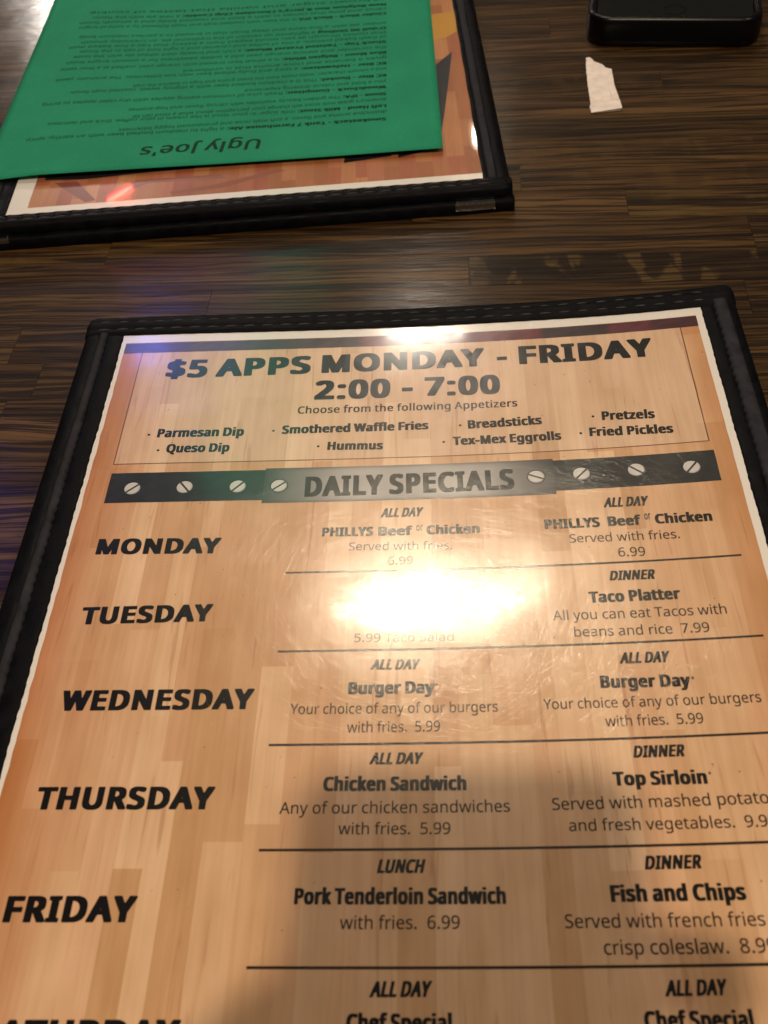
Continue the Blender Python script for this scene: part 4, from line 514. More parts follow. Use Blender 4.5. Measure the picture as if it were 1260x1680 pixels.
'S': [915,[[112,-3,116,-5,213,-5,222,-2,238,-2,254,2,290,13,306,22,336,48,345,66,352,89,352,143,349,152,348,160,342,175,328,191,312,205,299,213,261,230,222,243,184,260,174,266,168,271,160,281,157,293,171,313,181,319,193,323,203,320,213,319,258,305,309,305,322,309,329,316,343,350,343,376,342,379,338,382,303,394,258,403,133,403,94,394,68,382,56,374,44,364,32,350,22,324,22,261,29,238,42,218,59,202,81,188,120,171,136,167,181,150,205,135,214,123,217,114,217,112,210,100,203,91,181,79,168,76,133,82,120,87,110,88,100,92,88,96,33,96,20,92,17,90,15,86,15,23,17,18,33,10,52,4,68,1,78,1,88,-2,107,-2]]],
'T': [925,[[130,2,135,0,235,0,248,4,252,7,252,315,253,318,257,319,360,319,374,323,377,329,377,390,377,392,373,396,360,400,10,400,-3,396,-7,392,-8,329,-7,326,-3,323,10,319,113,319,117,318,118,315,118,10,121,5]]],
'U': [1170,[[182,-3,186,-5,279,-5,289,-2,302,-2,318,2,353,13,369,22,389,35,406,54,418,77,425,94,425,103,429,112,429,390,428,393,424,397,411,400,315,400,302,397,298,393,297,155,294,146,294,137,290,123,280,106,273,96,265,89,241,79,225,79,206,88,191,100,179,120,172,143,171,393,167,397,154,400,55,400,42,397,38,393,37,120,40,112,40,103,44,89,54,66,67,48,95,23,113,13,129,7,161,-1]]],
'W': [1449,[[112,2,117,0,217,0,229,4,233,6,243,30,245,39,250,51,264,99,272,119,273,128,287,168,291,165,298,148,299,140,323,71,325,62,333,42,341,13,347,5,361,0,460,0,475,5,481,13,482,22,487,33,495,65,500,76,508,108,513,119,524,163,529,174,536,206,542,217,549,249,554,260,562,292,567,303,575,335,583,358,584,390,582,394,579,396,566,400,467,400,454,396,451,394,447,390,410,254,406,249,402,254,400,263,389,292,388,300,379,321,378,329,370,349,368,358,360,378,359,387,351,396,338,400,236,400,222,395,219,392,217,384,203,344,201,335,196,323,189,295,180,275,179,266,172,252,168,260,140,361,135,372,131,392,128,395,114,400,11,400,-3,395,-6,390,-6,367,4,329,9,318,17,286,22,275,33,231,38,220,46,188,51,177,62,134,67,122,74,91,80,79,97,16,101,6,104,4]]],
'Y': [939,[[134,2,139,0,235,0,248,4,252,7,254,145,259,151,273,177,278,183,315,246,320,252,334,277,339,283,387,364,388,390,387,392,383,396,370,400,268,400,255,396,247,390,201,309,187,290,183,295,159,338,154,344,127,392,123,396,110,400,4,400,-8,396,-12,392,-12,364,-4,352,32,289,37,283,55,252,60,246,121,142,122,10,125,5]]]}}
GL = {}
for wt, d in FONT.items():
    GL[wt] = {}
    for ch, (adv, loops) in d.items():
        GL[wt][ch] = (adv / 1000, [[(v[i] / 400, v[i + 1] / 400) for i in range(0, len(v), 2)] for v in loops])
def layout(text, wt):
    x = 0; loops = []
    xmin, xmax = 1e9, -1e9
    for ch in text:
        adv, L = GL[wt][ch]
        for l in L:
            q = [(x + a, b) for a, b in l]
            xmin = min(xmin, min(p[0] for p in q)); xmax = max(xmax, max(p[0] for p in q))
            loops.append(q)
        x += adv
    return loops, xmin, xmax
CACHE = {}
def glyph_tris(wt, ch):
    """filled outline of one letter: points and triangles, unit = capital height"""
    if (wt, ch) not in CACHE:
        L = GL[wt][ch][1]
        if not L: CACHE[wt, ch] = ([], [])
        else:
            cu = bpy.data.curves.new('outline', 'CURVE')
            cu.dimensions = '2D'; cu.fill_mode = 'BOTH'
            for l in L:
                s = cu.splines.new('POLY')
                s.points.add(len(l) - 1)
                for i, (a, b) in enumerate(l): s.points[i].co = (a, b, 0, 1)
                s.use_cyclic_u = True
            o = bpy.data.objects.new('outline', cu)
            me = bpy.data.meshes.new_from_object(o)
            CACHE[wt, ch] = ([(v.co.x, v.co.y) for v in me.vertices], [tuple(p.vertices) if p.normal.z > 0 else tuple(reversed(p.vertices)) for p in me.polygons])
            bpy.data.objects.remove(o); bpy.data.curves.remove(cu); bpy.data.meshes.remove(me)
    return CACHE[wt, ch]
def lettering(text, wt, xl, yl, xr, yr, cap, shear, parent, mat, zfun, z, name='lettering', label=None):
    """text between two baseline points (mm), capitals `cap` mm high"""
    runs = [(text, wt)] if isinstance(text, str) else text
    P = []; F = []; x = 0; k = 0
    for t, w in runs:
        for ch in t:
            pts, tri = glyph_tris(w, ch)
            n = len(P)
            P += [(x + a, b, k % 2) for a, b in pts]
            F += [tuple(n + i for i in f) for f in tri]
            x += GL[w][ch][0]; k += 1
    a = min(p[0] for p in P); b = max(p[0] for p in P)
    W = math.hypot(xr - xl, yr - yl)
    sx = W / (b - a)
    if b - a < .6: sx = min(sx, cap * 1.2)
    ux, uy = (xr - xl) / W, (yr - yl) / W
    V = []
    for px, py, odd in P:
        X = (px - a) * sx + py * cap * shear; Y = py * cap
        vx, vy = (xl + X * ux - Y * uy) / 1000, (yl + X * uy + Y * ux) / 1000
        V.append((vx, vy, z + odd * .000004 + zfun(vx, vy)))
    o = pymesh(name, V, F, mat, parent)
    if label: o['label'] = label
    return o

# ---------------------------------------------------------------- grids and print
PW = 215.9
def zf(x, y=0):
    t = (x - PW / 2000) / (PW / 2000)
    return 0.00257 * t * t + 0.00145 * t ** 3
def flat(x, y=0): return 0.0
def quad_patch(name, x0, y0, x1, y1, z, mat, parent, zfun, colr=None, nx=1, ny=1, jit=0.0):
    """rectangle in mm, subdivided, following the sheet"""
    V = []; F = []; C = []
    for j in range(ny + 1):
        for i in range(nx + 1):
            x = x0 + (x1 - x0) * i / nx; y_ = y0 + (y1 - y0) * j / ny
            if jit and i in (0, nx): x += random.uniform(-jit, jit)
            if jit and j in (0, ny): y_ += random.uniform(-jit, jit)
            V.append((x / 1000, y_ / 1000, z + zfun(x / 1000)))
            C.append(colr(x, y_) if callable(colr) else (colr or (1, 1, 1)))
    for j in range(ny):
        for i in range(nx):
            a = j * (nx + 1) + i
            F.append((a, a + 1, a + nx + 2, a + nx + 1))
    return pymesh(name, V, F, mat, parent, cols=C if colr is not None else None)
def lerp(a, b, t): return tuple(x + (y_ - x) * t for x, y_ in zip(a, b))

def make_planks(x0, x1, y0, y1, wmin, wmax, lmin, lmax, rng):
    L = []; x = x0
    while x < x1 - .01:
        w = rng.uniform(wmin, wmax)
        if x1 - (x + w) < wmin * .6: w = x1 - x
        y_ = y1 + rng.uniform(0, lmin)
        while y_ > y0:
            l = rng.uniform(lmin, lmax)
            L.append((x, max(y_ - l, y0), x + w, min(y_, y1), rng.random(), rng.random()))
            y_ -= l
        x += w
    return [p for p in L if p[3] > p[1]]
def planks_mesh(name, planks, clip, z, colfn, mat, parent, zfun, edge_jit=0.0, rng=random):
    V = []; F = []; C = []
    cx0, cy0, cx1, cy1 = clip
    for (a, b, c, d, r1, r2) in planks:
        a2, b2, c2, d2 = max(a, cx0), max(b, cy0), min(c, cx1), min(d, cy1)
        if c2 - a2 < .02 or d2 - b2 < .02: continue
        n = max(1, int((d2 - b2) / 4)); nx = 2
        for j in range(n + 1):
            yy = b2 + (d2 - b2) * j / n
            for i in range(nx + 1):
                xx = a2 + (c2 - a2) * i / nx
                xo = xx
                if edge_jit and i == 0 and a2 <= cx0 + .01: xo += rng.uniform(-edge_jit, edge_jit)
                if edge_jit and i == nx and c2 >= cx1 - .01: xo += rng.uniform(-edge_jit, edge_jit) * .4
                V.append((xo / 1000, yy / 1000, z + zfun(xo / 1000)))
                C.append(colfn(xx, yy, r1, r2))
        base = len(V) - (n + 1) * (nx + 1)
        for j in range(n):
            for i in range(nx):
                k = base + j * (nx + 1) + i
                F.append((k, k + 1, k + nx + 2, k + nx + 1))
    return pymesh(name, V, F, mat, parent, cols=C)

def bandmesh(name, prof, axis, s0, s1, n, zfun, mat, parent, mod=None, caps=True):
    """profile (u, z) in mm swept along an axis ('x' or 'y') of the cover"""
    V = []; F = []
    m = len(prof)
    for k in range(n + 1):
        s = s0 + (s1 - s0) * k / n
        for i, (u, z) in enumerate(prof):
            if mod: u, z, s_ = mod(i, u, z, s)
            else: s_ = s
            x, y_ = (u, s_) if axis == 'y' else (s_, u)
            V.append((x / 1000, y_ / 1000, z / 1000 + zfun(x / 1000)))
    for k in range(n):
        for i in range(m - 1):
            a = k * m + i
            f = (a, a + 1, a + m + 1, a + m)
            F.append(f)
    if caps:
        F.append(tuple(range(m))); F.append(tuple(range(n * m, n * m + m)))
    o = pymesh(name, V, F, mat, parent, smooth=True)
    me = o.data
    bm = bmesh.new(); bm.from_mesh(me)
    bmesh.ops.recalc_face_normals(bm, faces=bm.faces)
    bm.to_mesh(me); bm.free()
    # open profile sheet: make sure the top looks up
    up = sum(p.normal.z * p.area for p in me.polygons)
    if up < 0: me.flip_normals()
    return o
def stitch_mesh():
    """a short sunk thread, about 4.4 x 0.7 mm, 24 faces"""
    V = []; F = []
    n = 5
    for i in range(n):
        t = i / (n - 1); x = (t - .5) * .0044
        r = .00034 * (0.45 + 0.55 * math.sin(math.pi * t))
        for k in range(6):
            a = k / 6 * 2 * math.pi
            V.append((x, r * math.cos(a), r * math.sin(a) * .8 - .00008 + .00018 * math.sin(math.pi * t)))
    for i in range(n - 1):
        for k in range(6):
            F.append((i * 6 + k, i * 6 + (k + 1) % 6, i * 6 + 6 + (k + 1) % 6, i * 6 + 6 + k))
    F.append(tuple(range(6))); F.append(tuple(range((n - 1) * 6, n * 6)))
    me = bpy.data.meshes.new('stitch'); me.from_pydata(V, [], F)
    for p in me.polygons: p.use_smooth = True
    me.materials.append(M_THREAD)
    return me
STITCH = stitch_mesh()
def stitches(parent, pts, ang, zfun, sc=1.0, jit=.02):
    for (x, y_, z) in pts:
        o = bpy.data.objects.new('stitch', STITCH); col.objects.link(o)
        o.parent = parent
        o.location = (x / 1000, y_ / 1000, z / 1000 + zfun(x / 1000))
        o.rotation_euler = (0, 0, ang + random.uniform(-jit, jit))
        o.scale = (sc * random.uniform(.92, 1.06), sc * random.uniform(.85, 1.1), 1)

def screw(parent, x, y_, rx, ry, ang, z, zfun):
    """slotted screw head as printed on the sheet"""
    V = []; F = []; C = []; n = 20
    def P(px, py, dz, c):
        V.append((px / 1000, py / 1000, z + dz + zfun(px / 1000))); C.append(c); return len(V) - 1
    def ring(s, dz, cf):
        return [P(x + rx * s * math.cos(a), y_ + ry * s * math.sin(a), dz, cf(a)) for a in [i / n * 2 * math.pi for i in range(n)]]
    def shade(a): # printed relief of the artwork
        return lerp((.16, .15, .14), (.62, .60, .57), .5 + .5 * math.cos(a - 2.1))
    dk = (.018, .017, .017)
    o1 = ring(1.16, 0, lambda a: dk); o2 = ring(1.0, 0, lambda a: dk)
    m1 = ring(1.0, 0, shade); m2 = ring(.80, 0, lambda a: (.50, .49, .47))
    c = P(x, y_, 0, (.55, .54, .52))
    for i in range(n):
        j = (i + 1) % n
        F.append((o1[i], o1[j], o2[j], o2[i])); F.append((m1[i], m1[j], m2[j], m2[i])); F.append((m2[i], m2[j], c))
    ca, sa = math.cos(ang), math.sin(ang)
    q = []
    for (u, v) in ((-.98, -.13), (.98, -.13), (.98, .13), (-.98, .13)):
        q.append(P(x + rx * (u * ca - v * sa), y_ + ry * (u * sa + v * ca), .000006, (.02, .02, .02)))
    F.append(tuple(q))
    o = pymesh('printed_screw', V, F, M_FLAT, parent, cols=C)
    return o

# ================================================================ the large menu
menu = empty('menu', (0, 0, 0))
tag(menu, 'specials menu in black stitched leatherette cover, nearest, lamp glare on its plastic', 'menu')
PH = 355.6
page = quad_patch('page', 0, -PH, PW, 0.15, 0, M_PAPER, menu, zf, None, 54, 60)
rng = random.Random(21)
PL = make_planks(1.7, 213.35, -353.5, -4.4, 5.6, 10.5, 32, 120, rng)
def maple(x, y_, r1, r2):
    c = lerp((.50, .295, .150), (.70, .485, .315), r1)
    c = lerp(c, (.57, .335, .195), .55 * (r2 > .6))
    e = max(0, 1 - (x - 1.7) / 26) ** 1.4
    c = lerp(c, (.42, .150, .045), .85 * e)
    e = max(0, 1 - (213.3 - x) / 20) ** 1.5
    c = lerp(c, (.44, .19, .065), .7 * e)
    return c
def boxed(x, y_, r1, r2):
    c = maple(x, y_, r1, r2)
    return lerp(c, (.66, .52, .40), .45)
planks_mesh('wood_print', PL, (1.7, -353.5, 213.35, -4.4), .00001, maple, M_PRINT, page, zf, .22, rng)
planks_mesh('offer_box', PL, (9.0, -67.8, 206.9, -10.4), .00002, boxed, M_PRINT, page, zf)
# hairline round the offer box
for (a, b, c, d) in ((8.75, -67.9, 9.15, -10.4), (206.75, -67.9, 207.15, -10.4), (8.75, -68.1, 207.15, -67.7)):
    horizontal = (c - a) > (d - b)
    quad_patch('box_outline', a, b, c, d, .00003, M_LINE, page, zf, None, 40 if horizontal else 1, 1 if horizontal else 12, .03)
def strip_col(x, y_):
    k = 0.8 + .4 * random.random()
    if x < 12: b = (.055, .040, .036)
    elif x < 92: b = (.050, .030, .032)
    elif x < 158: b = (.125, .030, .036)
    elif x < 182: b = (.035, .022, .022)
    elif x < 196: b = (.10, .026, .034)
    else: b = (.060, .022, .026)
    return tuple(v * k for v in b)
quad_patch('header_strip', 1.7, -10.4, 213.4, -4.6, .000025, M_FLAT, page, zf, strip_col, 70, 3, .05)
def bar_col(x, y_):
    k = .8 + .5 * random.random()
    return (.016 * k, .017 * k, .018 * k)
quad_patch('title_bar', 9.1, -85.5, 207.7, -72.1, .000035, M_FLAT, page, zf, bar_col, 80, 6, .04)
def plate_col(x, y_):
    t = abs((x - 108.6) / 47.6)
    c = lerp((.36, .35, .34), (.035, .035, .036), min(1, max(0, (t - .45) / .55)) ** .9)  # printed metal gradient; some of the lamp reflection is put into the pale centre
    e = min(abs(y_ + 71.4), abs(y_ + 86.9)) / 2.2
    return lerp((.05, .05, .05), c, min(1, .3 + e)) if t < 1 else c
quad_patch('title_plate', 61.3, -86.9, 156.3, -71.4, .000045, M_FLAT, page, zf, plate_col, 50, 12, .0)
for k, (x, y_) in enumerate(((17.44, -79.2), (34.98, -79.1), (52.69, -79.3), (66.4, -79.4), (150.4, -79.0), (164.94, -78.7), (182.38, -78.4), (199.66, -78.9))):
    screw(page, x, y_, 2.65, 2.65, (R(42), R(-52), R(48), R(40), R(-25), R(47), R(-42), R(50))[k], .000052, zf)

for (x0, x1, y_) in ((71.6, 207.9, -115.6), (71.6, 208.2, -144.3), (71.8, 208.2, -174.3), (72.0, 208.2, -203.7), (71.9, 208.2, -232.2)):
    quad_patch('divider_line', x0, y_ - .36, x1, y_ + .36, .00003, M_INKBROWN, page, zf, None, 44, 1)
TEXT = [
('$5', 'K', 19.62, -24.8, 34.93, -24.91, 9.83),
('APPS', 'K', 38.29, -24.87, 73.05, -24.44, 9.8),
('MONDAY', 'K', 77.05, -24.41, 136.26, -23.8, 9.92),
('-', 'K', 140.61, -23.97, 144.31, -23.93, 9.68),
('FRIDAY', 'K', 148.44, -23.93, 195.69, -24.48, 9.93),
('2:00', 'K', 75.29, -38.41, 102.28, -38.5, 9.94),
('-', 'K', 106.37, -38.39, 110.23, -38.43, 9.91),
('7:00', 'K', 114.31, -38.34, 140.94, -38.77, 9.87),
('Choose from the following Appetizers', 'm', 69.95, -45.36, 146.44, -45.66, 3.64),
('Parmesan Dip', 'b', 21.72, -55.51, 52.03, -55.62, 4.21),
('@', '@', 18.28, -54.5, 19.27, -54.54, 1.21),
('Queso Dip', 'b', 26.0, -63.0, 47.88, -63.1, 4.1),
('@', '@', 22.75, -62.17, 23.72, -62.2, 1.17),
('Smothered Waffle Fries', 'b', 65.2, -55.17, 115.69, -55.03, 4.04),
('@', '@', 61.74, -54.01, 62.71, -54.04, 1.2),
('Hummus', 'b', 81.36, -63.48, 100.25, -63.92, 3.91),
('@', '@', 77.79, -62.06, 78.75, -62.09, 1.16),
('Breadsticks', 'b', 129.15, -55.53, 154.21, -54.94, 4.15),
('@', '@', 126.03, -54.1, 126.98, -54.16, 1.19),
('Tex-Mex Eggrolls', 'b', 123.81, -63.11, 160.01, -62.8, 4.03),
('@', '@', 120.3, -61.78, 121.24, -61.83, 1.16),
('Pretzels', 'b', 174.18, -54.73, 191.63, -55.51, 4.24),
('@', '@', 170.91, -53.04, 171.84, -53.13, 1.18),
('Fried Pickles', 'b', 169.32, -62.0, 196.52, -63.0, 4.12),
('@', '@', 166.08, -60.71, 166.99, -60.79, 1.15),
('DAILY SPECIALS', 'K', 75.08, -84.58, 143.24, -83.96, 8.92),
('ALL DAY', 'i', 100.12, -94.19, 113.1, -94.16, 3.86),
('PHILLYS', 'b', 81.86, -101.51, 97.99, -101.68, 3.69),
('Beef', 'b', 99.53, -101.73, 110.37, -101.78, 3.67),
('or', 't', 111.55, -100.08, 113.66, -100.04, 3.01),
('Chicken', 'b', 114.79, -101.7, 131.29, -101.76, 3.66),
('Served with fries.', 'r', 90.57, -107.36, 122.64, -107.87, 3.17),
('6.99', 'r', 102.87, -113.33, 110.59, -113.29, 3.1),
('ALL DAY', 'i', 170.29, -93.58, 183.55, -93.85, 4.05),
('PHILLYS', 'b', 151.45, -101.32, 168.4, -101.4, 3.95),
('Beef', 'b', 170.82, -101.32, 180.86, -101.46, 3.93),
('or', 't', 182.14, -99.47, 183.98, -99.49, 3.2),
('Chicken', 'b', 185.12, -101.44, 202.14, -101.75, 3.9),
('Served with fries.', 'r', 158.57, -107.15, 191.49, -107.67, 3.36),
('6.99', 'r', 172.48, -113.4, 180.41, -113.66, 3.5),
('MONDAY', 'D', 10.55, -107.11, 50.0, -107.52, 6.35),
('TUESDAY', 'D', 11.19, -133.88, 50.83, -133.35, 6.37),
('WEDNESDAY', 'D', 11.67, -163.18, 66.2, -163.2, 6.61),
('THURSDAY', 'D', 11.51, -192.6, 58.82, -192.75, 6.44),
('FRIDAY', 'D', 10.79, -221.82, 43.28, -221.76, 6.52),
('SATURDAY', 'D', 11.31, -250.48, 58.28, -250.15, 6.52),
('DINNER', 'i', 168.73, -122.24, 181.77, -122.48, 3.61),
('Taco Platter', 'b', 162.05, -130.0, 188.19, -130.17, 4.04),
('All you can eat Tacos with', 'r', 151.14, -135.69, 199.94, -136.2, 3.41),
('beans and rice  7.99', 'r', 156.66, -141.64, 194.2, -142.05, 3.32),
('5.99 Taco Salad', 'r', 93.61, -141.44, 122.34, -141.84, 2.96),
('ALL DAY', 'i', 168.12, -151.15, 181.34, -151.38, 3.69),
('Burger Day', 'b', 162.09, -158.73, 186.16, -159.31, 3.95),
('*', 't', 186.57, -157.8, 187.29, -157.84, 1.53),
('Your choice of any of our burgers', 'r', 146.19, -164.83, 203.48, -165.18, 3.18),
('with fries.  5.99', 'r', 162.09, -170.62, 187.56, -170.71, 3.19),
('ALL DAY', 'i', 98.59, -150.94, 112.07, -151.13, 3.46),
('Burger Day', 'b', 92.6, -158.84, 116.55, -158.92, 3.94),
('*', 't', 116.84, -157.2, 117.6, -157.22, 1.57),
('Your choice of any of our burgers', 'r', 76.8, -164.93, 133.79, -165.15, 3.25),
('with fries.  5.99', 'r', 92.78, -170.83, 118.0, -170.82, 3.26),
('DINNER', 'i', 168.03, -179.99, 181.03, -180.06, 3.49),
('Top Sirloin', 'b', 162.07, -187.65, 185.59, -187.92, 3.88),
('*', 't', 186.06, -185.92, 186.81, -185.95, 1.35),
('Served with mashed potatoes', 'r', 146.12, -193.9, 203.85, -193.74, 3.27),
('and fresh vegetables.  9.99', 'r', 149.76, -199.59, 200.21, -199.79, 3.1),
('ALL DAY', 'i', 99.11, -180.33, 112.81, -180.43, 3.47),
('Chicken Sandwich', 'b', 87.26, -187.81, 124.59, -188.03, 4.05),
('Any of our chicken sandwiches', 'r', 76.33, -194.05, 135.43, -194.13, 3.25),
('with fries.  5.99', 'r', 91.81, -199.7, 120.19, -199.85, 3.16),
('LUNCH', 'i', 101.87, -209.72, 113.26, -209.76, 3.48),
('Pork Tenderloin Sandwich', 'b', 81.92, -217.4, 133.17, -217.51, 4.02),
('with fries.  6.99', 'r', 93.34, -223.36, 121.93, -223.34, 3.17),
('DINNER', 'i', 166.86, -209.73, 180.18, -209.76, 3.48),
('Fish and Chips', 'b', 157.97, -217.4, 189.28, -217.6, 4.07),
('Served with french fries', 'r', 146.64, -223.4, 192.34, -223.66, 3.24),
('crisp coleslaw.  8.99', 'r', 154.97, -229.56, 193.61, -229.7, 3.34),
('ALL DAY', 'i', 100.86, -238.69, 114.63, -238.6, 3.52),
('Chef Special', 'b', 95.86, -246.02, 119.64, -245.96, 3.83),
('ALL DAY', 'i', 167.34, -238.75, 180.62, -238.66, 3.5),
('Chef Special', 'b', 162.0, -245.68, 185.42, -245.65, 3.88)]
STY = {'K': ('K', 0, M_INK), 'D': ('K', .0, M_INK), 'b': ('b', 0, M_INK), 'i': ('b', .20, M_INK), 'm': ('m', 0, M_INKBROWN), 'r': ('r', 0, M_INKBROWN), 't': ('m', 0, M_INKBROWN)}
for (s, st, xl, yl, xr, yr, cap) in TEXT:
    if st == '@':
        n = 12; cx, cy, r = (xl + xr) / 2, (yl + yr) / 2 + .45, .5
        V = [((cx + r * math.cos(i / n * 6.2832)) / 1000, (cy + r * math.sin(i / n * 6.2832)) / 1000, .00007 + zf(cx / 1000)) for i in range(n)]
        pymesh('bullet', V, [tuple(range(n))], M_INK, page)
        continue
    wt, sh, mat = STY[st]
    o = lettering(s, wt, xl, yl, xr, yr, cap, sh, page, mat, zf, .00007)
    o['label'] = ('printed day name ' if st == 'D' else 'printed words ' if ' ' in s else 'printed word ') + s

# fine scratches scoured into the plastic: shallow V grooves of clear film, too many to count
def clear_film():
    m, nt, b = new_mat('scratched_clear_film')
    out = nt.nodes['Material Output']
    tr = nd(nt, 'ShaderNodeBsdfTransparent'); gl = nd(nt, 'ShaderNodeBsdfGlossy')
    gl.inputs['Roughness'].default_value = .22
    fr = nd(nt, 'ShaderNodeFresnel'); fr.inputs[0].default_value = 1.5
    mx = nd(nt, 'ShaderNodeMixShader')
    nt.links.new(mathn(nt, 'MULTIPLY', fr.outputs[0], 0.6, None, True), mx.inputs[0])
    nt.links.new(tr.outputs[0], mx.inputs[1]); nt.links.new(gl.outputs[0], mx.inputs[2])
    nt.links.new(mx.outputs[0], out.inputs['Surface'])
    nt.nodes.remove(b)
    return m
def scratch_set(parent, x0, y0, x1, y1, count, zfun, rs):
    V = []; F = []
    for _ in range(count):
        if rs.random() < .72:       # most lie where the menu is wiped and handled
            x = rs.gauss(114, 36); y_ = rs.gauss(-108, 34)
        else:
            x = rs.uniform(x0, x1); y_ = rs.uniform(y0, y1)
        a = rs.uniform(0, 2 * math.pi); L = rs.uniform(3, 9) if rs.random() < .75 else rs.uniform(9, 34)
        k = rs.uniform(-.045, .045); n = max(3, int(L / 3)); w = rs.uniform(.022, .055)
        h = w * rs.uniform(.03, .14) * (1.6 if rs.random() < .06 else 1)
        ok = True; P = []
        for i in range(n + 1):
            P.append((x, y_, a)); x += math.cos(a) * L / n; y_ += math.sin(a) * L / n; a += k * L / n
        if not all(x0 < p[0] < x1 and y0 < p[1] < y1 for p in P): continue
        base = len(V)
        for i, (px, py, pa) in enumerate(P):
            e = math.sin(math.pi * (i + .25) / (n + .5)); nx_, ny_ = -math.sin(pa), math.cos(pa)
            for (o_, z_) in ((-w * e, 0), (0, h), (w * e, 0)):
                qx, qy = px + nx_ * o_, py + ny_ * o_
                V.append((qx / 1000, qy / 1000, .00009 + z_ / 1000 + zfun(qx / 1000)))
        for i in range(n):
            q = base + i * 3
            F += [(q, q + 3, q + 4, q + 1), (q + 1, q + 4, q + 5, q + 2)]
    o = pymesh('fine_scratches', V, F, M_FILM, parent)
    o['kind'] = 'stuff'
M_FILM = clear_film()
scratch_set(page, 3, -250, PW - 3, -2, 3200, zf, random.Random(3))

# --- cover of the large menu
def ridge_mod(period, amp, idxs, sgn):
    def f(i, u, z, s):
        if i in idxs:
            k = abs(math.sin(math.pi * s / period))
            u += sgn * amp * (k - .5) + .10 * math.sin(s * .23) + .08 * math.sin(s * 1.7)
            z -= .10 * (1 - k)
        return u, z, s
    return f
bandmesh('side_binding', [(-15.0, -6.6), (-15.6, -5), (-15.5, -2.4), (-14.9, -.6), (-13.6, .35), (-11.5, .65), (-9.0, .70), (-8.6, .3), (-8.0, -1)], 'y', -PH - 6, 2, 90, zf, M_LEATHER, menu)
bandmesh('stitched_edge', [(-9.1, .2), (-8.95, .95), (-8.3, 1.35), (-7.2, 1.45), (-6.4, 1.2), (-6.0, .45), (-5.95, -.5)], 'y', -PH - 2, .8, 820, zf, M_EDGE, menu, ridge_mod(3.6, .34, (3, 4, 5, 6), 1))
bandmesh('inner_binding', [(-7.0, .0), (-6.2, .42), (-3, .5), (-1.0, .42), (-.1, .3), (.12, .05), (.12, -.5)], 'y', -PH - 2, .3, 300, zf, M_LEATHER, menu, ridge_mod(5.3, .18, (4, 5, 6), 1))
bandmesh('side_binding', [(PW + 12.0, -6.6), (PW + 12.9, -5), (PW + 12.8, -2.4), (PW + 12.2, -.3), (PW + 11, .45), (PW + 9.5, .75), (PW + 8.2, .80), (PW + 7.9, .3), (PW + 7.2, -1)], 'y', -PH - 6, 4, 90, zf, M_LEATHER, menu)
bandmesh('stitched_edge', [(PW + 9.2, .2), (PW + 9.0, .98), (PW + 7.9, 1.30), (PW + 6.2, 1.45), (PW + 5.0, 1.25), (PW + 4.5, .45), (PW + 4.4, -.5)], 'y', -PH - 2, 2.2, 820, zf, M_EDGE, menu, ridge_mod(3.6, .42, (3, 4, 5, 6), -1))
bandmesh('inner_binding', [(PW + 5.4, 0), (PW + 4.8, .42), (PW + 3, .5), (PW + .8, .42), (PW + .1, .3), (PW - .1, .05), (PW - .1, -.5)], 'y', -PH - 2, .6, 300, zf, M_LEATHER, menu, ridge_mod(5.3, .16, (4, 5, 6), 1))
def top_mod(i, u, z, s):
    # rounded ends and a little unevenness
    e0 = s + 15.3; e1 = PW + 12.6 - s
    e = min(e0, e1)
    if z > 0: z *= .72
    if e < 3.2:
        k = 1 - math.sqrt(max(0, 1 - ((3.2 - e) / 3.2) ** 2))
        if u > 5: u -= k * 2.6 * (u - 5) / 7
        if z > -3: z -= k * 1.0
    cell = 1 - min(1, abs(((s / 7.0) % 1) - .5) / .45) ** 3
    if i in (4, 9): z += .16 * (1 - cell)
    return u + .12 * math.sin(s * .05 + 1) + .05 * math.sin(s * .9), z, s
TOPP = [(.1, -.6), (-.05, .45), (.5, 1.05), (1.9, 1.5), (3.0, 1.05), (3.7, 1.55), (5.2, 1.85), (6.2, 1.8), (6.9, 1.6), (7.4, 1.15), (8.1, 1.5), (9.6, 1.25), (10.9, .3), (11.6, -1.6), (11.7, -4), (11.2, -6.6)]
bandmesh('top_binding', TOPP, 'x', -15.3, PW + 12.6, 330, zf, M_LEATHER, menu, top_mod)
stitches(menu, [(-8 + 7.0 * k, 3.05 + random.uniform(-.08, .08), .82) for k in range(33)], 0, zf)
stitches(menu, [(-8 + 7.0 * k, 7.35 + random.uniform(-.08, .08), .90) for k in range(33)], 0, zf, .95)
# board behind the page
V = []; F = []
nx = 24
for i in range(nx + 1):
    x = -14.5 + (PW + 26.5) * i / nx
    for (yy, zz) in ((10.5, -.9), (-PH - 5, -.9), (-PH - 5, -6.5), (10.5, -6.5)):
        V.append((x / 1000, yy / 1000, zz / 1000 + zf(x / 1000)))
for i in range(nx):
    for k in range(4):
        a, b = i * 4 + k, i * 4 + (k + 1) % 4
        F.append((a, b, b + 4, a + 4))
F += [(0, 1, 2, 3), tuple(nx * 4 + k for k in range(4))]
pymesh('backing_board', V, F, M_BOARD, menu)

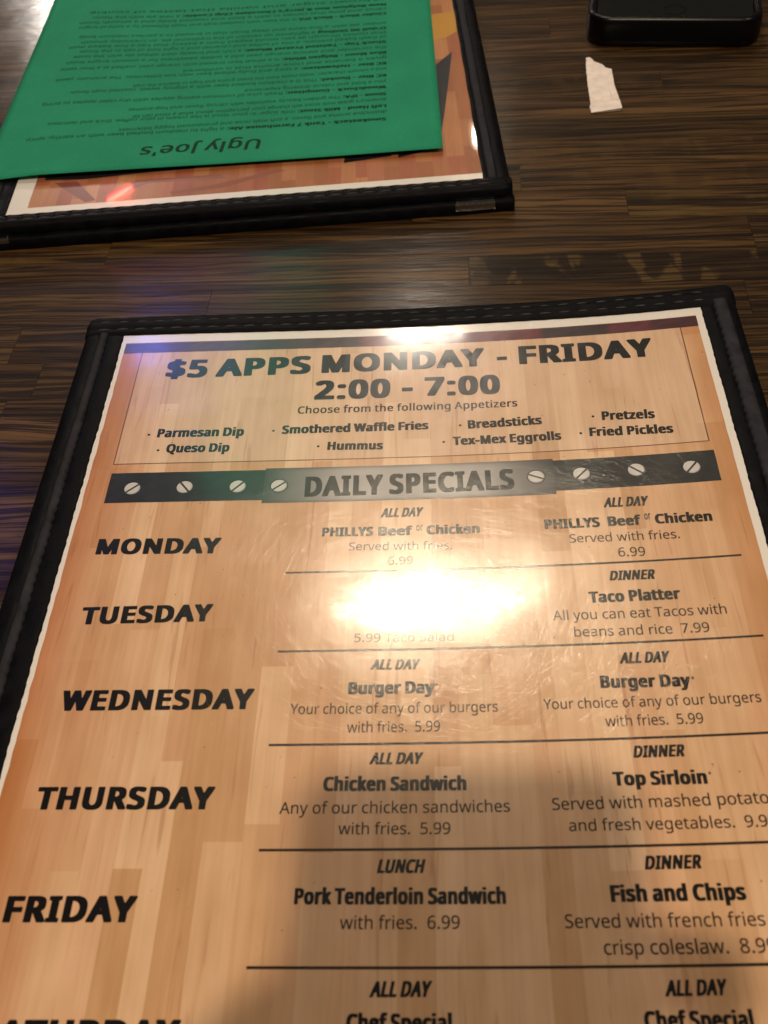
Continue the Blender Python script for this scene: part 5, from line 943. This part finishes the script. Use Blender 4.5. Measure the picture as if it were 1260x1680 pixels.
# ================================================================ the closed menu under the green sheet
M2Z = 0.004
menu2 = empty('menu', (-0.0662, 0.081, M2Z), R(3.05))
tag(menu2, 'closed double-leaf menu in black stitched cover with metal corner clips, lying under the green sheet', 'menu')
W2, H2 = 206.6, 300.0
page2 = quad_patch('page', -.5, 0, W2 + .3, H2, 0, M_PAPER, menu2, flat, None, 30, 40)
rng2 = random.Random(5)
PL2 = make_planks(8.2, W2 + .3, 3.6, H2, 4.5, 8.5, 10, 60, rng2)
def cherry(x, y_, r1, r2):
    c = lerp((.30, .105, .040), (.50, .235, .105), r1)
    return lerp(c, (.35, .10, .06), .6 * (r2 > .7))
def bottom_slant(x): return 3.6 + (x - 8.5) * (2.2 / 198)
planks_mesh('wood_print', PL2, (8.2, 5.2, W2 + .3, H2), .00001, cherry, M_PRINT2, page2, flat, .1, rng2)
def ink_poly(name, pts, colr, z=.00002, mat=None):
    return pymesh(name, [(a / 1000, b / 1000, z) for a, b in pts], [tuple(range(len(pts)))], mat or M_FLAT2, page2, cols=[colr] * len(pts))
ink_poly('printed_shape', [(202.3, 118.5), (192.6, 105), (185, 100), (185, 42), (191.8, 42), (193.8, 55), (197.2, 80)], (.018, .018, .024))
ink_poly('printed_shape', [(185, 161), (209.5, 164), (207.8, 142), (200, 134), (185, 130)], (.52, .27, .045))
ink_poly('printed_shape', [(147, 21.8), (168.3, 24.6), (168, 33), (148, 31)], (.015, .015, .018))
ink_poly('printed_shape', [(171.2, 22.6), (190.5, 29.0), (190, 36), (172, 34)], (.015, .015, .018))
ink_poly('printed_shape', [(12, 27), (30, 25.3), (60, 26.8), (80, 27), (80, 33), (12, 33)], (.014, .014, .016))
ink_poly('printed_shape', [(17, 24), (27.5, 23.5), (38, 7.4), (33.5, 6.3)], (.20, .055, .032))
ink_poly('printed_shape', [(40, 12), (55, 21), (92, 20.5), (95, 17), (60, 17.8), (46, 8.6)], (.26, .10, .06), .00003)
ink_poly('printed_shape', [(70, 9.5), (90, 12.5), (118, 21), (121, 19.5), (94, 9.6), (72, 7.4)], (.26, .085, .045), .00004)

SB = [(W2 + .0, -.3), (W2 + .2, .35), (W2 + 1.8, .55), (W2 + 2.1, .25), (W2 + 2.5, .60), (W2 + 5.8, .85), (W2 + 6.1, .55), (W2 + 6.6, .95), (W2 + 9.2, .8), (W2 + 10.6, .1), (W2 + 11.3, -1.2), (W2 + 11.3, -3.2), (W2 + 10.4, -4.6)]
bandmesh('side_binding', SB, 'y', -1.5, H2, 160, flat, M_LEATHER, menu2, lambda i, u, z, s: (u + .12 * math.sin(s * .21 + i * .1), z, s))
bandmesh('stitched_edge', [(W2 + 2.5, .3), (W2 + 2.7, 1.0), (W2 + 3.6, 1.15), (W2 + 5.2, 1.1), (W2 + 5.8, .8), (W2 + 5.9, .2)], 'y', -.6, H2, 400, flat, M_EDGE, menu2, ridge_mod(5.0, .22, (1, 2), 1))
bandmesh('side_binding', [(-u + W2 - .5, z) for u, z in SB], 'y', -1.5, H2, 100, flat, M_LEATHER, menu2)
BP = [(.15, -.5), (.1, .40), (-.5, .85), (-1.1, .80), (-1.5, .55), (-2.0, .85), (-3.6, .95), (-4.2, .55), (-4.8, 1.05), (-6.2, 1.0), (-7.5, .35), (-8.2, -1.0), (-8.3, -3.0), (-7.6, -4.6)]
def low_mod(i, u, z, s):
    e = min(s + 12.2, W2 + 12.2 - s)
    if e < 5:
        k = 1 - math.sqrt(max(0, 1 - ((5 - e) / 5) ** 2))
        if u < -4: u += k * 2.5 * (-u - 4) / 4
        if z > -2: z -= k * 1.0
    c = ((s / 7.0) % 1)
    if i in (5, 6) and min(c, 1 - c) < .07: z -= .32
    if i in (2, 3): z += .10 * math.sin(s * .9)
    return u + .06 * math.sin(s * .31), z, s
bandmesh('front_binding', BP, 'x', -12.2, W2 + 12.2, 420, flat, M_LEATHER, menu2, low_mod)
LP = [(-5.0, -4.9), (-6.5, -4.75), (-8.2, -4.9), (-9.1, -5.6), (-9.6, -7.2), (-9.5, -9.2), (-8.8, -10.9)]
bandmesh('lower_leaf_binding', LP, 'x', -12.8, W2 + 12.8, 200, flat, M_LEATHER, menu2, lambda i, u, z, s: (u + .1 * math.sin(s * .17 + 2) - .003 * (W2 - s), z + .06 * math.sin(s * .5), s))
bandmesh('lower_leaf_binding', [(W2 + 8, -4.7), (W2 + 11.2, -4.8), (W2 + 12.3, -5.6), (W2 + 12.9, -7.4), (W2 + 12.8, -9.4), (W2 + 12.2, -10.9)], 'y', -8.6, H2, 60, flat, M_LEATHER, menu2)
stitches(menu2, [(-3.5 + 7.0 * k, -1.45, .72) for k in range(31)], 0, flat, 1.1)
stitches(menu2, [(-3.5 + 7.0 * k, -4.2, .72) for k in range(31)], 0, flat, 1.1)
stitches(menu2, [(7.0 * k, -2.75, .92) for k in range(31)], R(90), flat, .34)
for nm, z0, z1 in (('upper_board', -.6, -4.7), ('lower_board', -5.0, -10.9)):
    V = [(a / 1000, b / 1000, c / 1000) for c in (z0, z1) for (a, b) in ((-11, -7.6), (W2 + 11, -7.6), (W2 + 11, H2), (-11, H2))]
    pymesh(nm, V, [(0, 1, 2, 3), (7, 6, 5, 4), (0, 4, 5, 1), (1, 5, 6, 2), (2, 6, 7, 3), (3, 7, 4, 0)], M_BOARD, menu2)
def clip(x0, x1):
    """bent sheet metal gripping the lower leaf's edge"""
    prof = [(-6.8, -4.35), (-8.4, -4.40), (-9.5, -4.75), (-9.95, -5.6), (-10.05, -7.6), (-9.9, -8.4), (-9.6, -8.2), (-9.7, -5.9), (-9.3, -5.1), (-8.4, -4.75), (-6.8, -4.75)]
    n = len(prof); V = []; F = []
    xs = [x0, x0 + .4, x1 - .4, x1]
    for k, x in enumerate(xs):
        s = .985 if k in (0, 3) else 1.0
        for (u, z) in prof: V.append((x / 1000, u / 1000, (z if k in (1, 2) else z - .12) / 1000))
    for k in range(3):
        for i in range(n):
            j = (i + 1) % n
            F.append((k * n + i, k * n + j, (k + 1) * n + j, (k + 1) * n + i))
    F += [tuple(range(n)), tuple(range(3 * n, 4 * n))]
    o = pymesh('corner_clip', V, F, M_METAL, menu2)
    bm = bmesh.new(); bm.from_mesh(o.data); bmesh.ops.recalc_face_normals(bm, faces=bm.faces); bm.to_mesh(o.data); bm.free()
clip(194.0, 211.0)
clip(-15.0, 1.0)

# ================================================================ green sheet of beers
GZ = .0065
sheet = empty('green_sheet', (-0.08612, 0.10766, GZ), R(1.77))
tag(sheet, 'bright green printed beer list sheet lying upside down on the closed menu', 'paper sheet')
GW, GH = 209.8, 272.0
def gz(x, y=0):
    X, Y = x * 1000, y * 1000
    z = .0004 * math.sin(X * .028 + 1.0) + .0003 * math.sin(Y * .03 + X * .012)
    z += .0000009 * max(0, 70 - X) * max(0, Y - 40) * .35
    z -= .0016 * max(0, 1 - X / 26)
    return z
V = []; F = []; nx, ny = 60, 70
for j in range(ny + 1):
    for i in range(nx + 1):
        x, y_ = GW * i / nx / 1000, GH * j / ny / 1000
        x += -.0012 * (y_ / .27) * 1.0 * (i / nx) if False else 0
        V.append((x, y_, gz(x, y_)))
for j in range(ny):
    for i in range(nx):
        a = j * (nx + 1) + i
        F.append((a, a + 1, a + nx + 2, a + nx + 1))
gs = pymesh('paper', V, F, M_GREEN, sheet, smooth=True)
md = gs.modifiers.new('thickness', 'SOLIDIFY'); md.thickness = .00012; md.offset = -1
GL2 = [
 ((185.07, 29.43), (15.33, 31.64), 'Smokestack - Tank 7 Farmhouse Ale: ', 'a light to medium bodied beer with an earthy, spicy,'),
 ((185.15, 36.44), (59.43, 34.74), '', 'distinctive aroma and flavor. a soft malt nose and pronounced hoppy bitterness'),
 ((185.21, 41.76), (23.78, 44.46), 'Left Hand - Milk Stout: ', 'milk sugar in your stout is like cream in your coffee. thick and delicious'),
 ((185.28, 48.14), (64.31, 46.7), '', 'America\'s great milk stout will change your perception about what a stout can be'),
 ((185.35, 53.33), (61.23, 53.52), 'Stone - IPA: ', 'The golden beauty explodes with citrusy flavor and hop aromas'),
 ((185.43, 60.21), (17.12, 63.94), 'Woodchuck - Gumption: ', 'fresh juice of common eating apples with dry cider apples to bring'),
 ((185.49, 65.63), (116.32, 66.37), '', 'you a bold and robust drinking experience'),
 ((185.56, 71.74), (29.45, 74.0), 'KC Bier - Dunkel: ', 'This is a medium bodied beer with a slightly sweet, roasted malt finish'),
 ((185.64, 78.58), (59.77, 77.42), '', 'and a smooth character. malts made from the finest grains and hops to balance the malt'),
 ((185.71, 84.26), (19.1, 87.71), 'KC Bier - Hefeweizen: ', 'a spicy and fruity wheat beer with low bitterness. The aromatic yeast'),
 ((185.77, 90.02), (83.56, 90.67), '', 'gives a banana and clove aroma that is unfiltered'),
 ((185.84, 95.61), (19.65, 98.6), 'Blue Moon - Belgian White: ', 'is a wheat beer brewed with orange peel, crafted at a finer taste'),
 ((185.9, 101.14), (21.18, 105.6), '', 'the coriander and Valencia orange peel add a subtle sweetness for a smooth bright finish'),
 ((185.97, 107.16), (24.12, 111.3), 'Shock Top - Twisted Pretzel Wheat: ', 'a rich and bready dark wheat ale with the taste'),
 ((186.04, 112.57), (26.51, 117.0), '', 'of fresh baked pretzels, a mix of toffee and caramel and a light hint of salt in the finish'),
 ((186.09, 117.38), (19.41, 122.4), '', 'that comes through as you would expect from a bakery that has a fine baked malt'),
 ((186.15, 122.37), (25.24, 127.4), 'O\'dell 90 Shilling ', 'a lightened up version of the traditional ale, an irresistibly smooth'),
 ((186.22, 127.86), (22.58, 133.5), '', 'amber ale with a fine taste and deep finish that is brewed to a perfect medium body'),
 ((186.35, 138.9), (20.62, 144.6), 'Cinder Block - Black IPA ', 'is the beer with roasted malt and hops followed by a taste of bright'),
 ((186.41, 144.45), (20.25, 150.2), '', 'citrus and pine that comes in with a bold and roasted body and a smooth finish'),
 ((186.47, 149.63), (26.31, 155.6), 'New Belgium Ben & Jerry\'s Chocolate Chip Cookie: ', 'a new ale with the flavor'),
 ((186.5, 156.2), (24.0, 161.9), '', 'of brown sugar and vanilla that tastes of cookie'),
]
def okc(s, wt): return ''.join(c for c in s if c in GL[wt])
for (p0, p1, bold, rest) in GL2:
    runs = []
    if bold: runs.append((okc(bold, 'b'), 'b'))
    runs.append((okc(rest, 'r'), 'r'))
    lettering(runs, None, p0[0], p0[1] + 1.2, p1[0], p1[1] + 1.2, 2.9, 0, sheet, M_GINK, gz, .00004, 'printed_line')
lettering(okc("Ugly Joe's", 'm'), 'm', 128.0, 19.4, 72.9, 18.2, 8.8, .12, sheet, M_GINK, gz, .00004, 'printed_heading', 'large upside-down title printed along the near edge of the sheet')

# ================================================================ phone in its case
phone = empty('phone', (0.2415, 0.2225, TZ), R(-7.8))
tag(phone, 'black phone in a thick rubber case lying face up at the far right', 'phone')
def rrect(w, h, r, z, n=8):
    pts = []
    for (cx, cy, a0) in ((w / 2 - r, h / 2 - r, 0), (-w / 2 + r, h / 2 - r, 90), (-w / 2 + r, -h / 2 + r, 180), (w / 2 - r, -h / 2 + r, 270)):
        for i in range(n + 1):
            a = R(a0 + 90 * i / n)
            pts.append(((cx + r * math.cos(a)) / 1000, (cy + h * 0 + r * math.sin(a)) / 1000, z / 1000))
    return pts
def loft(name, rings, mat, parent, off, cap_top=True, cap_bot=True):
    V = []; F = []; n = len(rings[0])
    for r in rings: V += [(x, y_ + off / 1000, z) for x, y_, z in r]
    for k in range(len(rings) - 1):
        for i in range(n):
            j = (i + 1) % n
            F.append((k * n + i, k * n + j, (k + 1) * n + j, (k + 1) * n + i))
    if cap_bot: F.append(tuple(reversed(range(n))))
    if cap_top: F.append(tuple(range((len(rings) - 1) * n, len(rings) * n)))
    return pymesh(name, V, F, mat, parent, smooth=True)
PWD, PHT = 87.0, 158.0
c_ = loft('case', [rrect(PWD - 7, PHT - 7, 8, .1), rrect(PWD - 3, PHT - 3, 10, .5), rrect(PWD - .8, PHT - .8, 11, 2.0), rrect(PWD, PHT, 11.5, 4.5), rrect(PWD - .6, PHT - .6, 11.5, 11.5), rrect(PWD - 1.2, PHT - 1.2, 11, 13.8), rrect(PWD - 2.2, PHT - 2.2, 10.5, 14.9), rrect(PWD - 4.0, PHT - 4.0, 9.5, 15.3), rrect(PWD - 6.6, PHT - 6.6, 8.5, 15.1), rrect(PWD - 8.2, PHT - 8.2, 7.5, 14.3), rrect(PWD - 9.0, PHT - 9.0, 7.0, 12.9)], M_CASE, phone, PHT / 2, cap_top=False)
loft('screen', [rrect(PWD - 8.9, PHT - 8.9, 7, 13.0), rrect(PWD - 9.6, PHT - 9.6, 7, 13.35), rrect(PWD - 11, PHT - 11, 7, 13.4)], M_GLASS, phone, PHT / 2)
# home button ring pressed in the glass and the arched port hood in the rim
def ringmesh(name, r0, r1, a0, a1, place, mat, n=18, th=.25):
    V = []; F = []
    for i in range(n + 1):
        a = R(a0 + (a1 - a0) * i / n)
        for (r, t) in ((r0, 0), (r0, th), (r1, th), (r1, 0)):
            V.append(place(r * math.cos(a), r * math.sin(a), t))
    for i in range(n):
        for k in range(3):
            q = i * 4 + k
            F.append((q, q + 1, q + 5, q + 4))
    return pymesh(name, V, F, mat, phone, smooth=False)
ringmesh('home_button', 5.0, 5.6, 0, 360, lambda x, y_, t: (x / 1000, (y_ + 14.5) / 1000, (13.35 + t * .6) / 1000), M_CASE, 28)
ringmesh('port_cover', 2.2, 2.9, 0, 180, lambda x, y_, t: (x / 1000, (.45 - t * 1.6) / 1000, (y_ + 7.2) / 1000), M_CASE, 14)

# ================================================================ torn scrap of paper
scrap = empty('paper_scrap', (0.2, 0.19, TZ))
tag(scrap, 'small torn white paper scrap lying on bare wood below the phone', 'paper scrap')
def slab(name, pts, z0f, th, mat, parent):
    n = len(pts)
    V = [((x - 200) / 1000, (y_ - 190) / 1000, z0f(x, y_)) for x, y_ in pts] + [((x - 200) / 1000, (y_ - 190) / 1000, z0f(x, y_) + th) for x, y_ in pts]
    F = [tuple(reversed(range(n))), tuple(range(n, 2 * n))] + [(i, (i + 1) % n, n + (i + 1) % n, n + i) for i in range(n)]
    o = pymesh(name, V, F, mat, parent)
    bm = bmesh.new(); bm.from_mesh(o.data); bmesh.ops.recalc_face_normals(bm, faces=bm.faces); bmesh.ops.triangulate(bm, faces=[f for f in bm.faces if len(f.verts) > 4]); bm.to_mesh(o.data); bm.free()
    return o
rough_edge = random.Random(11)
def torn(pts, amp, first, last):
    """break the edges between two corners into small fibrous steps"""
    out = []
    n = len(pts)
    for i in range(n):
        a, b = pts[i], pts[(i + 1) % n]
        out.append(a)
        if first <= i <= last:
            m = max(1, int(math.hypot(b[0] - a[0], b[1] - a[1]) / .9))
            for k in range(1, m):
                f = k / m
                out.append((a[0] + (b[0] - a[0]) * f + rough_edge.uniform(-amp, amp), a[1] + (b[1] - a[1]) * f + rough_edge.uniform(-amp, amp)))
    return out
outline = [(194.5, 162.2), (208.6, 164.0), (208.7, 173.5), (207.6, 186), (207.9, 201.4), (205.4, 203.2), (204.2, 206.2), (202.3, 207.6), (200.6, 208.8), (199.6, 211.4), (198.4, 212.9), (197.0, 212.4), (196.3, 206), (195.6, 191.9), (195.3, 184), (195.1, 170.8), (194.2, 168)]
slab('torn_sheet', torn(outline, .16, 3, 15), lambda x, y_: .0002 + .0000011 * (y_ - 165) ** 2 * (1 if y_ > 165 else 0) + .00005 * math.sin(x * 1.1), .00022, M_SCRAP, scrap)
slab('folded_edge', [(205.6, 172.6), (208.9, 173.3), (208.1, 186), (208.3, 200.8), (205.9, 201.3), (205.2, 188)], lambda x, y_: .0005 + .0000011 * (y_ - 165) ** 2 + .0002 * (x - 205) * .3, .00022, M_SCRAP, scrap)
slab('folded_edge', [(194.3, 161.8), (209.0, 163.6), (208.9, 171.8), (194.9, 170.3)], lambda x, y_: .00065 + .00004 * (x - 194), .00022, M_SCRAP, scrap)

# ================================================================ the photographer's phone, which throws the shadow on the page
held = empty('smartphone', tuple(CAM))
tag(held, 'photographer\'s own phone held over the page, out of view, throwing the soft shadow', 'phone')
held.matrix_world = Matrix.Translation(CAM) @ CROT.to_4x4()
rr = [rrect(66, 138, 9, 3.0), rrect(69, 141, 10, 5.0), rrect(69, 141, 10, 9.0), rrect(66, 138, 9, 11.0)]
V = []; F = []; n = len(rr[0])
for r in rr: V += [(x - .002, y_ - .056, z) for x, y_, z in r]
for k in range(3):
    for i in range(n):
        j = (i + 1) % n
        F.append((k * n + i, k * n + j, (k + 1) * n + j, (k + 1) * n + i))
F += [tuple(reversed(range(n))), tuple(range(3 * n, 4 * n))]
pymesh('phone_body', V, F, M_CASE, held, smooth=False)

# the left hand that holds it: one continuous skinned surface, forearm to fingertips (camera-side mm)
person = empty('person', tuple(CAM))
tag(person, 'left hand and forearm in grey sleeve holding the camera phone, out of view below it', 'person')
person.matrix_world = held.matrix_world.copy()
def skin_mat():
    m, nt, b = new_mat('skin')
    P = pos(nt)
    c = mixc(nt, mapr(nt, noise(nt, P, 90, 3.0), .35, .65), (.52, .27, .17), (.62, .36, .25))
    nt.links.new(c, b.inputs['Base Color']); b.inputs['Roughness'].default_value = .5
    nt.links.new(bumpn(nt, noise(nt, P, 900, 2.0), .0001), b.inputs['Normal'])
    b.inputs['Subsurface Weight'].default_value = .1; b.inputs['Subsurface Scale'].default_value = .004
    return m
J = [((-212, -320, 20), 42), ((-152, -232, 5), 36), ((-94, -156, -8), 26), ((-64, -112, -14), 30), ((-36, -82, -19), 30)]
E_ = [(0, 1), (1, 2), (2, 3), (3, 4)]
def chain(root, pts):
    a = root
    for p, rr_ in pts:
        J.append((p, rr_)); E_.append((a, len(J) - 1)); a = len(J) - 1
chain(4, [((-8, -46, -22), 10.5), ((28, -32, -22), 9), ((46, -28, -6), 8.5), ((40, -26, 14), 7.5)])
chain(4, [((-4, -64, -23), 10.5), ((30, -54, -23), 9.2), ((48, -50, -5), 8.6), ((40, -48, 16), 7.6)])
chain(4, [((-2, -82, -22), 10), ((30, -74, -22), 8.8), ((47, -71, -6), 8.2), ((40, -69, 14), 7.4)])
chain(4, [((-2, -100, -20), 9), ((27, -94, -20), 8), ((43, -92, -7), 7.4), ((38, -91, 10), 6.6)])
chain(3, [((-60, -82, -4), 15), ((-54, -54, 8), 11.5), ((-40, -32, 17), 9.5), ((-24, -20, 19), 8.0)])
me = bpy.data.meshes.new('arm')
me.from_pydata([tuple(c / 1000 for c in p) for p, _ in J], E_, [])
arm = link('arm', me, skin_mat(), person)
arm.modifiers.new('skin', 'SKIN')
for v, (p, rr_) in zip(me.skin_vertices[0].data, J):
    v.radius = (rr_ / 1000, rr_ / 1000)
me.skin_vertices[0].data[4].radius = (.034, .017); me.skin_vertices[0].data[3].radius = (.031, .020)
me.skin_vertices[0].data[0].use_root = True
sd = arm.modifiers.new('round', 'SUBSURF'); sd.levels = 2; sd.render_levels = 2
M_CLOTH = simple('grey_knit', (.10, .10, .11), .9, 0, .1, 700, .0004)
a_, b_ = Vector((-.247, -.368, .028)), Vector((-.120, -.188, -.002))
ax = (b_ - a_).normalized(); u_ = ax.cross(Vector((0, 0, 1))).normalized(); w_ = ax.cross(u_)
V = []; F = []
for k, (tt, rad) in enumerate(((0, 52), (.3, 49), (.6, 45), (.85, 41), (.97, 40), (1.0, 38), (1.0, 35), (.9, 34))):
    for i in range(24):
        an = i / 24 * 6.28318
        q = a_.lerp(b_, tt) + (u_ * math.cos(an) + w_ * math.sin(an)) * (rad + 1.2 * math.sin(an * 3 + k * 2)) / 1000
        V.append(tuple(q))
for k in range(7):
    for i in range(24):
        F.append((k * 24 + i, k * 24 + (i + 1) % 24, (k + 1) * 24 + (i + 1) % 24, (k + 1) * 24 + i))
pymesh('sleeve', V, F, M_CLOTH, person, smooth=True)
print('objects', len(bpy.data.objects), 'tris', sum(len(p.vertices) - 2 for o in bpy.data.objects if o.type == 'MESH' for p in o.data.polygons))
